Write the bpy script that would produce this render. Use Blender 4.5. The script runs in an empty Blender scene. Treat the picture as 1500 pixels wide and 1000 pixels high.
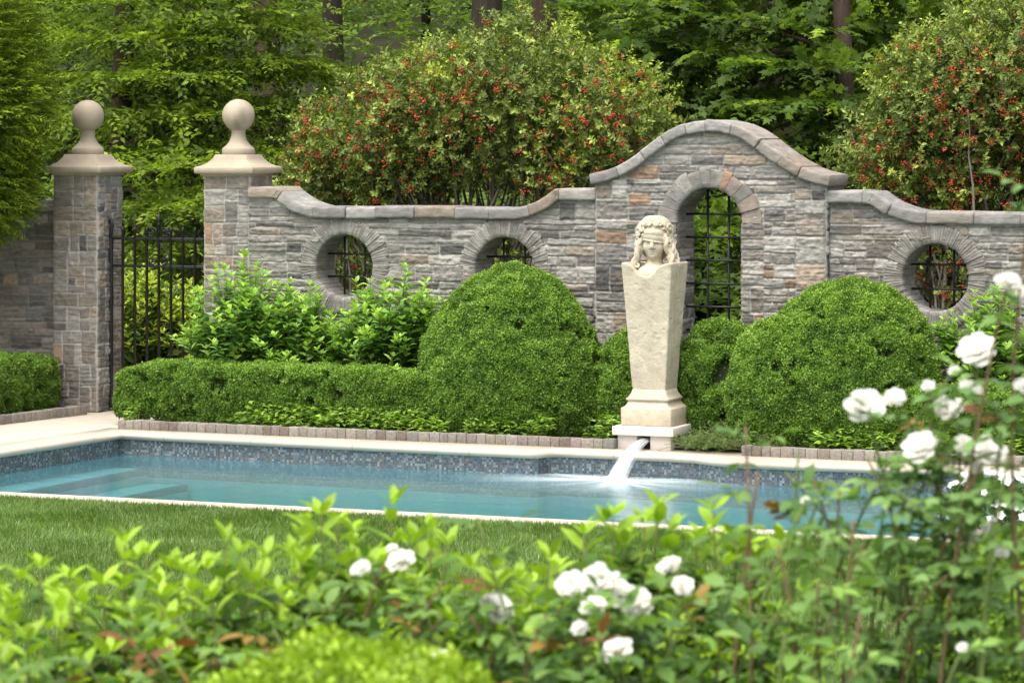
import bpy, bmesh, math, random
import numpy as np
from mathutils import Vector, Matrix
rng = np.random.default_rng(11)
random.seed(5)
scene = bpy.context.scene
COL = scene.collection
R = math.radians

# ------------------------------------------------------------------ camera
F, YH, H, CY = 4700.0, 205.0, 2.83, 29.1          # focal length in photo pixels, horizon row, eye height, distance to wall
TH = math.atan(F / 11150.0); SN, CS = math.sin(TH), math.cos(TH)
cam_d = bpy.data.cameras.new('camera'); cam = bpy.data.objects.new('camera', cam_d); COL.objects.link(cam)
cam.location = (0, -CY, H); cam.rotation_euler = (R(90), 0, TH)
cam_d.sensor_width = 36; cam_d.lens = 36 * F / 1500
cam_d.shift_y = -(500 - YH) / 1500
cam_d.clip_start = 0.1; cam_d.clip_end = 2000
cam_d.dof.use_dof = True; cam_d.dof.focus_distance = 29.5; cam_d.dof.aperture_fstop = 8.8
scene.camera = cam

# ------------------------------------------------------------------ light: bright overcast morning
SUN_EL, SUN_AZ = R(68), R(196)      # azimuth of the sun's place, measured clockwise from +Y
world = bpy.data.worlds.new('World'); scene.world = world; world.use_nodes = True
nt = world.node_tree; nt.nodes.clear()
sky = nt.nodes.new('ShaderNodeTexSky'); sky.sky_type = 'NISHITA'; sky.sun_disc = False
sky.sun_elevation = SUN_EL; sky.sun_rotation = SUN_AZ
sky.air_density = 1.0; sky.dust_density = 4.0; sky.ozone_density = 0.6
hs = nt.nodes.new('ShaderNodeHueSaturation'); hs.inputs['Saturation'].default_value = 0.3
bg = nt.nodes.new('ShaderNodeBackground'); bg.inputs['Strength'].default_value = 0.14
wo = nt.nodes.new('ShaderNodeOutputWorld')
nt.links.new(sky.outputs[0], hs.inputs['Color']); nt.links.new(hs.outputs[0], bg.inputs[0]); nt.links.new(bg.outputs[0], wo.inputs[0])
sun_d = bpy.data.lights.new('sun', 'SUN'); sun_d.energy = 1.45; sun_d.angle = R(55); sun_d.color = (1, 0.95, 0.86)
sun = bpy.data.objects.new('sun', sun_d); COL.objects.link(sun)
sd = Vector((math.sin(SUN_AZ) * math.cos(SUN_EL), math.cos(SUN_AZ) * math.cos(SUN_EL), math.sin(SUN_EL)))
sun.rotation_euler = sd.to_track_quat('Z', 'Y').to_euler()
scene.view_settings.view_transform = 'Standard'; scene.view_settings.look = 'None'
scene.view_settings.exposure = 1.32; scene.view_settings.gamma = 1.0
scene.cycles.max_bounces = 8; scene.cycles.transparent_max_bounces = 16
scene.cycles.diffuse_bounces = 3; scene.cycles.glossy_bounces = 3

# ------------------------------------------------------------------ helpers
def at(px, py, Z):
    """the point Z metres deep that the photograph shows at pixel (px, py)"""
    xo, zo = (px - 750) / F, (YH - py) / F
    return np.array([Z * (xo * CS - SN), -CY + Z * (xo * SN + CS), H + Z * zo])

def onY(px, py, Y):
    xo, zo = (px - 750) / F, (YH - py) / F
    t = (Y + CY) / (xo * SN + CS)
    return np.array([t * (xo * CS - SN), Y, H + t * zo])

def hash3(ix, iy, iz, seed):
    h = (ix.astype(np.int64) * 374761393 + iy.astype(np.int64) * 668265263 + iz.astype(np.int64) * 2147483647 + seed * 974634777) & 0xffffffff
    h = ((h ^ (h >> 13)) * 1274126177) & 0xffffffff
    h = ((h ^ (h >> 16)) * 2246822519) & 0xffffffff
    return ((h ^ (h >> 15)) & 0xffff) / 65535.0

def vnoise(P, freq=1.0, seed=0):
    P = np.asarray(P, float) * freq
    i = np.floor(P).astype(np.int64); f = P - i; f = f * f * (3 - 2 * f)
    out = 0
    for dx in (0, 1):
        for dy in (0, 1):
            for dz in (0, 1):
                w = (f[:, 0] if dx else 1 - f[:, 0]) * (f[:, 1] if dy else 1 - f[:, 1]) * (f[:, 2] if dz else 1 - f[:, 2])
                out = out + w * hash3(i[:, 0] + dx, i[:, 1] + dy, i[:, 2] + dz, seed)
    return out * 2 - 1

def fbm(P, freq=1.0, seed=0, oct=3):
    a, s, o = 1.0, 0.0, 0.0
    for k in range(oct):
        o = o + a * vnoise(P, freq * 2 ** k, seed + k); s += a; a *= 0.5
    return o / s

def norm(v):
    return v / (np.linalg.norm(v, axis=-1, keepdims=True) + 1e-9)

def rand_unit(n):
    return norm(rng.normal(size=(n, 3)))

def sstep(a, b, x):
    t = np.clip((x - a) / (b - a), 0, 1); return t * t * (3 - 2 * t)

class MB:
    """collects vertices, faces and a colour per vertex, then links them as ONE mesh object"""
    def __init__(s): s.V = []; s.Fs = []; s.C = []; s.n = 0
    def add(s, V, Fs, C=None):
        V = np.asarray(V, float).reshape(-1, 3)
        if isinstance(Fs, np.ndarray): Fs = [Fs]
        elif len(Fs) and not isinstance(Fs[0], np.ndarray):
            g = {}
            for f in Fs: g.setdefault(len(f), []).append(f)
            Fs = [np.array(q) for q in g.values()]
        for q in Fs:
            if len(q): s.Fs.append(q.astype(np.int64) + s.n)
        if C is None: C = np.ones((len(V), 3)) * 0.5
        C = np.asarray(C, float)
        if C.ndim == 1: C = np.tile(C, (len(V), 1))
        s.V.append(V); s.C.append(C); s.n += len(V)
        return s
    def mesh(s, name, mat, smooth=False):
        V = np.concatenate(s.V); C = np.concatenate(s.C)
        me = bpy.data.meshes.new(name)
        me.vertices.add(len(V)); me.vertices.foreach_set('co', V.astype(np.float32).ravel())
        loops = np.concatenate([q.ravel() for q in s.Fs]); tot = np.concatenate([np.full(len(q), q.shape[1]) for q in s.Fs])
        me.loops.add(len(loops)); me.loops.foreach_set('vertex_index', loops.astype(np.int32))
        me.polygons.add(len(tot))
        st = np.concatenate([[0], np.cumsum(tot)[:-1]])
        me.polygons.foreach_set('loop_start', st.astype(np.int32)); me.polygons.foreach_set('loop_total', tot.astype(np.int32))
        if smooth: me.polygons.foreach_set('use_smooth', np.ones(len(tot), bool))
        ca = me.color_attributes.new('Col', 'FLOAT_COLOR', 'POINT')
        ca.data.foreach_set('color', np.concatenate([C, np.ones((len(C), 1))], 1).astype(np.float32).ravel())
        me.materials.append(mat); me.update(); me.validate()
        return me
    def build(s, name, mat, parent=None, smooth=False):
        o = bpy.data.objects.new(name, s.mesh(name, mat, smooth)); COL.objects.link(o)
        if parent: o.parent = parent; o.matrix_parent_inverse = Matrix.Translation(-parent.location)
        return o

def tag(o, label=None, cat=None, group=None, kind=None):
    if label: o['label'] = label
    if cat: o['category'] = cat
    if group: o['group'] = group
    if kind: o['kind'] = kind
    return o

def thing(name, loc, label, cat, group=None):
    o = bpy.data.objects.new(name, None); COL.objects.link(o); o.empty_display_size = 0.1
    o.location = loc; return tag(o, label, cat, group)

def box(mb, x0, x1, y0, y1, z0, z1, b=0.006, col=(.5, .5, .5)):
    bm = bmesh.new(); bmesh.ops.create_cube(bm, size=1)
    for v in bm.verts: v.co = Vector(((x0 + x1) / 2 + v.co.x * (x1 - x0), (y0 + y1) / 2 + v.co.y * (y1 - y0), (z0 + z1) / 2 + v.co.z * (z1 - z0)))
    if b: bmesh.ops.bevel(bm, geom=bm.edges[:], offset=b, segments=2, profile=0.5, affect='EDGES')
    bm.verts.index_update()
    mb.add([v.co[:] for v in bm.verts], [[v.index for v in f.verts] for f in bm.faces], col); bm.free()

def tube(mb, pts, rad, n=6, col=(.5, .5, .5), wob=0, seed=0):
    P = np.asarray(pts, float); m = len(P); rad = np.broadcast_to(np.asarray(rad, float), (m,))
    T = norm(np.gradient(P, axis=0)); ref = np.array([0.0, 0, 1]) if abs(T[:, 2]).mean() < .8 else np.array([1.0, 0, 0])
    A = norm(np.cross(T, ref)); B = np.cross(T, A)
    a = np.arange(n) * 2 * math.pi / n
    V = P[:, None] + (A[:, None] * np.cos(a)[None, :, None] + B[:, None] * np.sin(a)[None, :, None]) * rad[:, None, None]
    V = V.reshape(-1, 3)
    if wob: V = V + norm(V - np.repeat(P, n, 0)) * (fbm(V, 6, seed) * wob)[:, None]
    i = np.arange(m - 1)[:, None] * n; j = np.arange(n)[None]; k = (j + 1) % n
    Q = np.stack([i + j, i + k, i + n + k, i + n + j], -1).reshape(-1, 4)
    Fs = [Q]
    if n > 2: Fs += [np.arange(n)[None, ::-1], (np.arange(n) + (m - 1) * n)[None]]
    mb.add(V, Fs, col)

def lathe(mb, prof, n=32, c=(0, 0), col=(.5, .5, .5)):
    prof = np.asarray(prof, float); a = np.arange(n) * 2 * math.pi / n
    V = np.stack([c[0] + prof[:, None, 0] * np.cos(a), c[1] + prof[:, None, 0] * np.sin(a), np.repeat(prof[:, 1:2], n, 1)], -1).reshape(-1, 3)
    m = len(prof); i = np.arange(m - 1)[:, None] * n; j = np.arange(n)[None]; k = (j + 1) % n
    Q = np.stack([i + j, i + k, i + n + k, i + n + j], -1).reshape(-1, 4)
    mb.add(V, [Q, np.arange(n)[None, ::-1], (np.arange(n) + (m - 1) * n)[None]], col)

def sqloft(mb, prof, c, seg=6, rc=0.012, col=(.5, .5, .5)):
    """square sections (half x, half y, z) with slightly rounded corners"""
    rings = []
    for hx, hy, z in prof:
        r = min(rc, hx * .4); pts = []
        for sx, sy, a0 in ((1, -1, -90), (1, 1, 0), (-1, 1, 90), (-1, -1, 180)):
            for t in (0, 45, 90):
                a = R(a0 + t); pts.append((c[0] + sx * (hx - r) + r * math.cos(a), c[1] + sy * (hy - r) + r * math.sin(a), z))
        rings.append(pts)
    V = np.array(rings).reshape(-1, 3); n = 12; m = len(prof)
    i = np.arange(m - 1)[:, None] * n; j = np.arange(n)[None]; k = (j + 1) % n
    Q = np.stack([i + j, i + k, i + n + k, i + n + j], -1).reshape(-1, 4)
    mb.add(V, [Q, np.arange(n)[None, ::-1], (np.arange(n) + (m - 1) * n)[None]], col)

# ------------------------------------------------------------------ materials
def mat(name):
    m = bpy.data.materials.new(name); m.use_nodes = True
    t = m.node_tree; b = t.nodes['Principled BSDF']; return m, t, b

def N(t, ty, **kw):
    n = t.nodes.new(ty)
    for k, v in kw.items():
        if k in n.inputs: n.inputs[k].default_value = v
        else: setattr(n, k, v)
    return n

def leaf_mat(name, rough=.45, spec=.35, trans=.3, tcol=(1.25, 1.3, .6)):
    m, t, b = mat(name)
    a = N(t, 'ShaderNodeAttribute', attribute_name='Col')
    b.inputs['Roughness'].default_value = rough; b.inputs['Specular IOR Level'].default_value = spec
    t.links.new(a.outputs['Color'], b.inputs['Base Color'])
    mul = N(t, 'ShaderNodeMix', data_type='RGBA', blend_type='MULTIPLY'); mul.inputs[0].default_value = 1; mul.inputs[7].default_value = (*tcol, 1)
    t.links.new(a.outputs['Color'], mul.inputs[6])
    tr = N(t, 'ShaderNodeBsdfTranslucent'); t.links.new(mul.outputs[2], tr.inputs[0])
    mx = N(t, 'ShaderNodeMixShader'); mx.inputs[0].default_value = trans
    t.links.new(b.outputs[0], mx.inputs[1]); t.links.new(tr.outputs[0], mx.inputs[2])
    t.links.new(mx.outputs[0], t.nodes['Material Output'].inputs[0])
    return m

def attr_mat(name, rough=.85, bump=.25, bscale=60, var=.18, vscale=14, spec=.25, stretch=(1, 1, 1)):
    m, t, b = mat(name)
    a = N(t, 'ShaderNodeAttribute', attribute_name='Col')
    tc = N(t, 'ShaderNodeTexCoord'); mp = N(t, 'ShaderNodeMapping'); mp.inputs['Scale'].default_value = stretch
    t.links.new(tc.outputs['Object'], mp.inputs[0])
    n1 = N(t, 'ShaderNodeTexNoise', Scale=vscale, Detail=6.0, Roughness=.65); t.links.new(mp.outputs[0], n1.inputs['Vector'])
    mr = N(t, 'ShaderNodeMapRange'); mr.inputs[1].default_value = .25; mr.inputs[2].default_value = .75
    mr.inputs[3].default_value = 1 - var; mr.inputs[4].default_value = 1 + var; t.links.new(n1.outputs[0], mr.inputs[0])
    mul = N(t, 'ShaderNodeMix', data_type='RGBA', blend_type='MULTIPLY'); mul.inputs[0].default_value = 1
    t.links.new(a.outputs['Color'], mul.inputs[6]); t.links.new(mr.outputs[0], mul.inputs[7])
    t.links.new(mul.outputs[2], b.inputs['Base Color'])
    b.inputs['Roughness'].default_value = rough; b.inputs['Specular IOR Level'].default_value = spec
    n2 = N(t, 'ShaderNodeTexNoise', Scale=bscale, Detail=8.0, Roughness=.7); t.links.new(mp.outputs[0], n2.inputs['Vector'])
    bp = N(t, 'ShaderNodeBump', Strength=bump, Distance=.02); t.links.new(n2.outputs[0], bp.inputs['Height']); t.links.new(bp.outputs[0], b.inputs['Normal'])
    return m

M = {}
M['stone'] = attr_mat('wall_stone', .9, .6, 34, .26, 13, .2, (1, 1, 3))
M['coping'] = attr_mat('coping_stone', .88, .5, 34, .34, 10, .2, (1, 1, 3.5))
M['caststone'] = attr_mat('cast_stone', .85, .2, 60, .16, 6, .25)
M['marble'] = attr_mat('weathered_limestone', .85, .55, 48, .18, 12, .2)
M['limestone'] = attr_mat('deck_limestone', .8, .08, 80, .07, 3, .25)
M['brick'] = attr_mat('edging_brick', .9, .7, 60, .35, 40, .2)
M['iron'] = attr_mat('black_iron', .45, .1, 120, .2, 20, .5)
M['bark'] = attr_mat('bark', .95, .8, 14, .35, 9, .1, (2.2, 2.2, .5))
M['twig'] = attr_mat('twig', .85, .2, 60, .2, 20, .2)
M['box'] = leaf_mat('box_leaf', .45, .3, .25)
M['leaf'] = leaf_mat('soft_leaf', .5, .3, .32)
M['holly'] = leaf_mat('holly_leaf', .5, .25, .2)
M['tree'] = leaf_mat('tree_leaf', .55, .2, .46)
M['grass'] = leaf_mat('grass_blade', .45, .3, .25)
M['petal'] = leaf_mat('petal', .5, .25, .3, (1, 1, .97))
M['berry'] = attr_mat('berry', .3, 0, 50, .1, 30, .5)
M['soil'] = attr_mat('soil', .95, .6, 30, .3, 12, .1)
# ------------------------------------------------------------------ ground, lawn, deck
def ground_z(x, y):
    x = np.asarray(x, float); y = np.asarray(y, float)
    front = 1.2 * sstep(-17.2, -20.6, y)
    back = np.where(y > 2.5, np.minimum(y - 2.5, 16) * .25 + np.clip(y - 18.5, 0, 60) * .12, 0)
    P = np.stack([x, y, 0 * x], -1).reshape(-1, 3)
    nz = (fbm(P, .35, 3) * .25).reshape(x.shape) * sstep(2.5, 7, y)
    return front + back + nz

xs = np.unique(np.concatenate([[-400, -200, -120, -80, -60], np.arange(-50, 21, 1.5), [40, 80, 150, 300], [-15.95, -4.85]]))
ys = np.unique(np.concatenate([[-300, -150, -80, -50], np.arange(-40, -1, 1.0), [-7.05, -1.75], np.arange(0, 70, 1.5), [80, 120, 200, 400]]))
X, Y = np.meshgrid(xs, ys); Z = ground_z(X, Y) - .03
idx = np.arange(X.size).reshape(X.shape)
q = np.stack([idx[:-1, :-1], idx[:-1, 1:], idx[1:, 1:], idx[1:, :-1]], -1)
cx = (X[:-1, :-1] + X[1:, 1:]) / 2; cy = (Y[:-1, :-1] + Y[1:, 1:]) / 2
keep = ~((cx > -15.95) & (cx < -4.85) & (cy > -7.05) & (cy < -1.75))
q = q[keep]
mb = MB(); V = np.stack([X, Y, Z], -1).reshape(-1, 3)
c = np.where((V[:, 1] > 1)[:, None], [.032, .032, .016], [.05, .05, .03])
mb.add(V, q.reshape(-1, 4), c); tag(mb.build('ground', M['soil'], smooth=True), kind='structure')

m, t, b = mat('lawn_turf'); M['turf'] = m
tc = N(t, 'ShaderNodeTexCoord'); n1 = N(t, 'ShaderNodeTexNoise', Scale=3.0, Detail=8.0); t.links.new(tc.outputs['Object'], n1.inputs['Vector'])
cr = N(t, 'ShaderNodeValToRGB'); cr.color_ramp.elements[0].color = (.045, .07, .01, 1); cr.color_ramp.elements[1].color = (.085, .13, .02, 1)
t.links.new(n1.outputs[0], cr.inputs[0]); t.links.new(cr.outputs[0], b.inputs['Base Color']); b.inputs['Roughness'].default_value = .9
X, Y = np.meshgrid(np.linspace(-30, 10, 41), np.concatenate([np.linspace(-30, -17, 27), np.linspace(-16.5, -7.24, 12)])); Z = ground_z(X, Y) - .012
idx = np.arange(X.size).reshape(X.shape); q = np.stack([idx[:-1, :-1], idx[:-1, 1:], idx[1:, 1:], idx[1:, :-1]], -1).reshape(-1, 4)
mb = MB(); mb.add(np.stack([X, Y, Z], -1), q); tag(mb.build('lawn', M['turf'], smooth=True), kind='structure')

m, t, b = mat('deck_paving'); M['deck'] = m
tc = N(t, 'ShaderNodeTexCoord'); br = N(t, 'ShaderNodeTexBrick', Scale=1.0)
br.inputs['Color1'].default_value = (.49, .43, .35, 1); br.inputs['Color2'].default_value = (.455, .40, .325, 1); br.inputs['Mortar'].default_value = (.44, .39, .33, 1)
br.inputs['Mortar Size'].default_value = .006; br.inputs['Brick Width'].default_value = .9; br.inputs['Row Height'].default_value = .6
t.links.new(tc.outputs['Object'], br.inputs['Vector'])
n1 = N(t, 'ShaderNodeTexNoise', Scale=5.0, Detail=8.0); t.links.new(tc.outputs['Object'], n1.inputs['Vector'])
mr = N(t, 'ShaderNodeMapRange'); mr.inputs[3].default_value = .8; mr.inputs[4].default_value = 1.15; t.links.new(n1.outputs[0], mr.inputs[0])
mul = N(t, 'ShaderNodeMix', data_type='RGBA', blend_type='MULTIPLY'); mul.inputs[0].default_value = 1
t.links.new(br.outputs[0], mul.inputs[6]); t.links.new(mr.outputs[0], mul.inputs[7]); t.links.new(mul.outputs[2], b.inputs['Base Color']); b.inputs['Roughness'].default_value = .8
mb = MB()
for x0, x1, y0, y1 in ((-26, -15.8, -9, 1.6), (-15.8, -4.6, -1.86, .3), (-4.95, -1, -8.1, -1.2), (-5.8, -4.95, -8.1, -7.0)):
    mb.add([(x0, y0, -.006), (x1, y0, -.006), (x1, y1, -.006), (x0, y1, -.006)], [[0, 1, 2, 3]])
tag(mb.build('pool_deck', M['deck']), kind='structure')

# ------------------------------------------------------------------ swimming pool
NOSE = np.array([(-5.0, -2.13), (-9.15, -2.24), (-9.42, -2.16), (-9.66, -2.0), (-9.9, -1.96), (-10.98, -1.93), (-11.06, -1.98), (-11.10, -2.12), (-11.18, -2.17), (-13.6, -2.07), (-15.55, -1.95), (-15.77, -6.87), (-5.0, -6.84)])
def offset_poly(P, d):
    """closed polygon pushed outwards by d"""
    n = len(P); out = []
    for i in range(n):
        a, b_, c_ = P[i - 1], P[i], P[(i + 1) % n]
        t1 = (b_ - a) / np.linalg.norm(b_ - a); t2 = (c_ - b_) / np.linalg.norm(c_ - b_)
        n1, n2 = np.array([t1[1], -t1[0]]), np.array([t2[1], -t2[0]])
        m_ = n1 + n2; m_ = m_ / (m_ @ m_) * 2
        out.append(b_ + m_ * d)
    return np.array(out)
pool = thing('swimming_pool', (-10.4, -4.5, 0), 'long stone edged swimming pool with a blue mosaic band at the waterline', 'pool')
prof = [(.07, -.066), (.02, -.066), (.004, -.06), (-.012, -.045), (-.016, -.03), (-.01, -.014), (.004, -.004), (.025, 0), (.08, 0), (.38, 0), (.38, -.05)]
# joints every 0.9 m: split the polygon edges so that each joint gets a fine darker line
dense = []; dark = []
for i in range(len(NOSE)):
    a, b_ = NOSE[i], NOSE[(i + 1) % len(NOSE)]; L = np.linalg.norm(b_ - a)
    ts = [0.0]; dk = [False]
    k = int(L / .95)
    for j in range(k):
        s = (j + .5) / k
        for e, d_ in ((-.006, False), (-.0025, True), (.0025, True), (.006, False)): ts.append(s + e / L); dk.append(d_)
    for s, d_ in zip(ts, dk): dense.append(a + (b_ - a) * s); dark.append(d_)
dense = np.array(dense); dark = np.array(dark)
signs = []
rings = [offset_poly(dense, d) for d, z in prof]
for rg, (d, z) in zip(rings, prof):
    if d > .3:
        far_ = (dense[:, 1] > -2.4) & (dense[:, 0] > -15.5); rg[far_, 0] = dense[far_, 0]; rg[far_, 1] = -1.58
V = np.array([[(*p, z) for p in rg] for rg, (d, z) in zip(rings, prof)]); n = len(dense); m_ = len(prof)
i = np.arange(m_ - 1)[:, None] * n; j = np.arange(n)[None]; k = (j + 1) % n
Q = np.stack([i + j, i + k, i + n + k, i + n + j], -1).reshape(-1, 4)[:, ::-1]
base = np.array([.47, .405, .325]); V = V.reshape(-1, 3)
C = base * (1 + .10 * fbm(V, 1.1, 5, 4)[:, None]) * (1 - .22 * sstep(.1, .6, fbm(V * np.array([1, 1, 2.0]), 4, 15, 4))[:, None]); C[np.tile(dark, m_)] *= .62
mb = MB(); mb.add(V, Q, C); mb.build('coping', M['limestone'], pool, smooth=True)

WALLP = offset_poly(NOSE, .03)
def wall_strip(mb, P, z0, z1, uvcol=True, col=None):
    s = 0
    for i in range(len(P)):
        a, b_ = P[i], P[(i + 1) % len(P)]; L = np.linalg.norm(b_ - a)
        V = [(*a, z0), (*b_, z0), (*b_, z1), (*a, z1)]
        C = [(s, z0, 0), (s + L, z0, 0), (s + L, z1, 0), (s, z1, 0)] if uvcol else col
        mb.add(V, [[0, 3, 2, 1]], C); s += L
m, t, b = mat('mosaic_tiles'); M['tiles'] = m
a = N(t, 'ShaderNodeAttribute', attribute_name='Col')
mp = N(t, 'ShaderNodeMapping'); mp.inputs['Scale'].default_value = (1 / .023, 1 / .023, 1); t.links.new(a.outputs['Vector'], mp.inputs[0])
fl = N(t, 'ShaderNodeVectorMath', operation='FLOOR'); t.links.new(mp.outputs[0], fl.inputs[0])
wn = N(t, 'ShaderNodeTexWhiteNoise', noise_dimensions='2D'); t.links.new(fl.outputs[0], wn.inputs['Vector'])
cr = N(t, 'ShaderNodeValToRGB'); cr.color_ramp.interpolation = 'CONSTANT'
els = [(0, (.05, .068, .085)), (.2, (.10, .128, .145)), (.4, (.07, .095, .118)), (.55, (.17, .195, .21)), (.7, (.085, .08, .075)), (.8, (.125, .10, .08)), (.87, (.045, .065, .09)), (.94, (.22, .24, .25))]
cr.color_ramp.elements[0].color = (*els[0][1], 1); cr.color_ramp.elements[1].position = els[1][0]; cr.color_ramp.elements[1].color = (*els[1][1], 1)
for p_, c_ in els[2:]: e = cr.color_ramp.elements.new(p_); e.color = (*c_, 1)
t.links.new(wn.outputs['Value'], cr.inputs[0])
fr = N(t, 'ShaderNodeVectorMath', operation='FRACTION'); t.links.new(mp.outputs[0], fr.inputs[0])
sp = N(t, 'ShaderNodeSeparateXYZ'); t.links.new(fr.outputs[0], sp.inputs[0])
gx = N(t, 'ShaderNodeMath', operation='LESS_THAN'); gx.inputs[1].default_value = .12; t.links.new(sp.outputs[0], gx.inputs[0])
gy = N(t, 'ShaderNodeMath', operation='LESS_THAN'); gy.inputs[1].default_value = .12; t.links.new(sp.outputs[1], gy.inputs[0])
gm = N(t, 'ShaderNodeMath', operation='MAXIMUM'); t.links.new(gx.outputs[0], gm.inputs[0]); t.links.new(gy.outputs[0], gm.inputs[1])
mx = N(t, 'ShaderNodeMix', data_type='RGBA'); t.links.new(gm.outputs[0], mx.inputs[0]); t.links.new(cr.outputs[0], mx.inputs[6]); mx.inputs[7].default_value = (.12, .125, .13, 1)
t.links.new(mx.outputs[2], b.inputs['Base Color']); b.inputs['Roughness'].default_value = .2
mb = MB(); wall_strip(mb, WALLP, -.42, -.03); mb.build('tile_band', M['tiles'], pool)
M['plaster'] = attr_mat('pool_plaster', .9, .05, 30, .12, 2.2, .2)
PL = (.15, .42, .47)
mb = MB(); wall_strip(mb, WALLP, -1.3, -.42, False, PL)
mb.add([(*p, -1.3) for p in WALLP], [list(range(len(WALLP)))], PL); mb.build('basin', M['plaster'], pool)
for k_, (xa, zt) in enumerate(((-15.22, -.33), (-14.80, -.47), (-14.36, -.62))):
    mb = MB(); box(mb, -15.74 if k_ == 0 else xa - .44, xa, -6.84, -1.98, -1.29, zt, .02, (.19, .43, .47)); so_ = mb.build('step', M['plaster'], pool)
    mb = MB(); box(mb, xa - .06, xa + .004, -6.83, -1.99, zt - .06, zt + .004, .003, (.05, .08, .11)); mb.build('step_trim', M['plaster'], so_)

m, t, b = mat('pool_water'); M['water'] = m
t.nodes.remove(b)
tc = N(t, 'ShaderNodeTexCoord'); mp = N(t, 'ShaderNodeMapping'); mp.inputs['Scale'].default_value = (.8, 1.6, 1); t.links.new(tc.outputs['Object'], mp.inputs[0])
n1 = N(t, 'ShaderNodeTexNoise', Scale=3.2, Detail=4.0, Roughness=.6); t.links.new(mp.outputs[0], n1.inputs['Vector'])
bp = N(t, 'ShaderNodeBump', Strength=.6, Distance=.014); t.links.new(n1.outputs[0], bp.inputs['Height'])
gl = N(t, 'ShaderNodeBsdfGlossy', Roughness=.13); gl.inputs[0].default_value = (1, 1, 1, 1); t.links.new(bp.outputs[0], gl.inputs['Normal'])
tr = N(t, 'ShaderNodeBsdfTransparent'); tr.inputs[0].default_value = (.70, .93, .95, 1)
fn = N(t, 'ShaderNodeFresnel', IOR=1.33); t.links.new(bp.outputs[0], fn.inputs['Normal'])
mx = N(t, 'ShaderNodeMixShader'); t.links.new(fn.outputs[0], mx.inputs[0]); t.links.new(tr.outputs[0], mx.inputs[1]); t.links.new(gl.outputs[0], mx.inputs[2])
df = N(t, 'ShaderNodeBsdfDiffuse'); df.inputs[0].default_value = (.09, .30, .36, 1)
m0 = N(t, 'ShaderNodeMixShader'); m0.inputs[0].default_value = .30; t.links.new(tr.outputs[0], m0.inputs[1]); t.links.new(df.outputs[0], m0.inputs[2]); t.links.new(m0.outputs[0], mx.inputs[1])
t.links.new(mx.outputs[0], t.nodes['Material Output'].inputs[0])
mb = MB(); W_Z = -.212
mb.add([(*p, W_Z) for p in offset_poly(NOSE, .028)], [list(range(len(NOSE)))]); tag(mb.build('water', M['water']), kind='structure')

# bed soil, brick edgings
mb = MB()
for x0, x1, y0, y1 in ((-15.72, -4.6, -1.5, .2), (-19.5, -17.15, -7, .0)):
    mb.add([(x0, y0, .04), (x1, y0, .04), (x1, y1, .04), (x0, y1, .04)], [[0, 1, 2, 3]], (.05, .04, .028))
tag(mb.build('bed_soil', M['soil']), kind='structure')
def edging(path, label):
    mb = MB(); P = np.array(path, float); seg = np.linalg.norm(np.diff(P, axis=0), axis=1); s = np.concatenate([[0], np.cumsum(seg)])
    x = 0
    while x < s[-1] - .05:
        w = rng.uniform(.085, .125); mid = x + w / 2
        p = np.array([np.interp(mid, s, P[:, 0]), np.interp(mid, s, P[:, 1])]); k = min(np.searchsorted(s, mid) - 1, len(seg) - 1)
        t_ = (P[k + 1] - P[k]) / seg[k]; nrm = np.array([-t_[1], t_[0]])
        c = np.array([.245, .218, .185]) * rng.uniform(.82, 1.15) + rng.normal(size=3) * .006
        if rng.random() < .12: c = np.array([.17, .14, .115])
        m2 = MB(); box(m2, -w / 2 + .0015, w / 2 - .0015, -.05, .05, -.05, .088 + rng.uniform(-.004, .004), .006, c)
        V = m2.V[0]; V = np.stack([p[0] + V[:, 0] * t_[0] + V[:, 1] * nrm[0], p[1] + V[:, 0] * t_[1] + V[:, 1] * nrm[1], V[:, 2]], -1)
        V += fbm(V, 14, 2)[:, None] * .006
        mb.add(V, m2.Fs, m2.C[0]); x += w
    return tag(mb.build('brick_edging', M['brick']), label, 'edging')
edging([(-15.78, -1.57), (-13.3, -1.63), (-10.565, -1.6)], 'long low brick edging along the bed from the gate to the statue')
edging([(-9.28, -1.74), (-7.9, -1.76), (-4.7, -1.7)], 'low brick edging under the right clipped dome, right of the fountain')
edging([(-16.97, -.25), (-17.16, -1.7), (-17.5, -6.0)], 'low brick edging in front of the clipped hedge left of the gate pier')

# ------------------------------------------------------------------ stone masonry
PAL = np.array([(.175, .163, .15), (.23, .213, .193), (.215, .188, .16), (.29, .27, .243), (.34, .318, .285), (.25, .21, .17), (.11, .104, .098), (.27, .185, .125), (.31, .25, .19), (.14, .13, .12)])
def rects_wall(w, h, r, u0=0, v0=0):
    out = []; v = 0
    while v < h:
        ch = r.choice([.055, .075, .1, .135, .165], p=[.16, .22, .26, .22, .14]); ch = min(ch, h - v + .001)
        u = -r.uniform(0, .2)
        while u < w:
            l = r.uniform(.16, .6) if ch < .12 else r.uniform(.14, .42)
            if ch > .1 and r.random() < .5:
                k = 2 if ch < .14 else r.integers(2, 4); cut = np.sort(np.clip(np.linspace(0, 1, k + 1)[1:-1] + r.uniform(-.12, .12, k - 1), .2, .8))
                cut = np.concatenate([[0], cut, [1]])
                for a_, b_ in zip(cut[:-1], cut[1:]):
                    if r.random() < .35 and l > .3:
                        mm = u + l * r.uniform(.35, .65); out += [(u, mm, v + a_ * ch, v + b_ * ch), (mm, u + l, v + a_ * ch, v + b_ * ch)]
                    else: out.append((u, u + l, v + a_ * ch, v + b_ * ch))
            else: out.append((u, u + l, v, v + ch))
            u += l
        v += ch
    return [(a_ + u0, b_ + u0, c_ + v0, d_ + v0) for a_, b_, c_, d_ in out]
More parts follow.
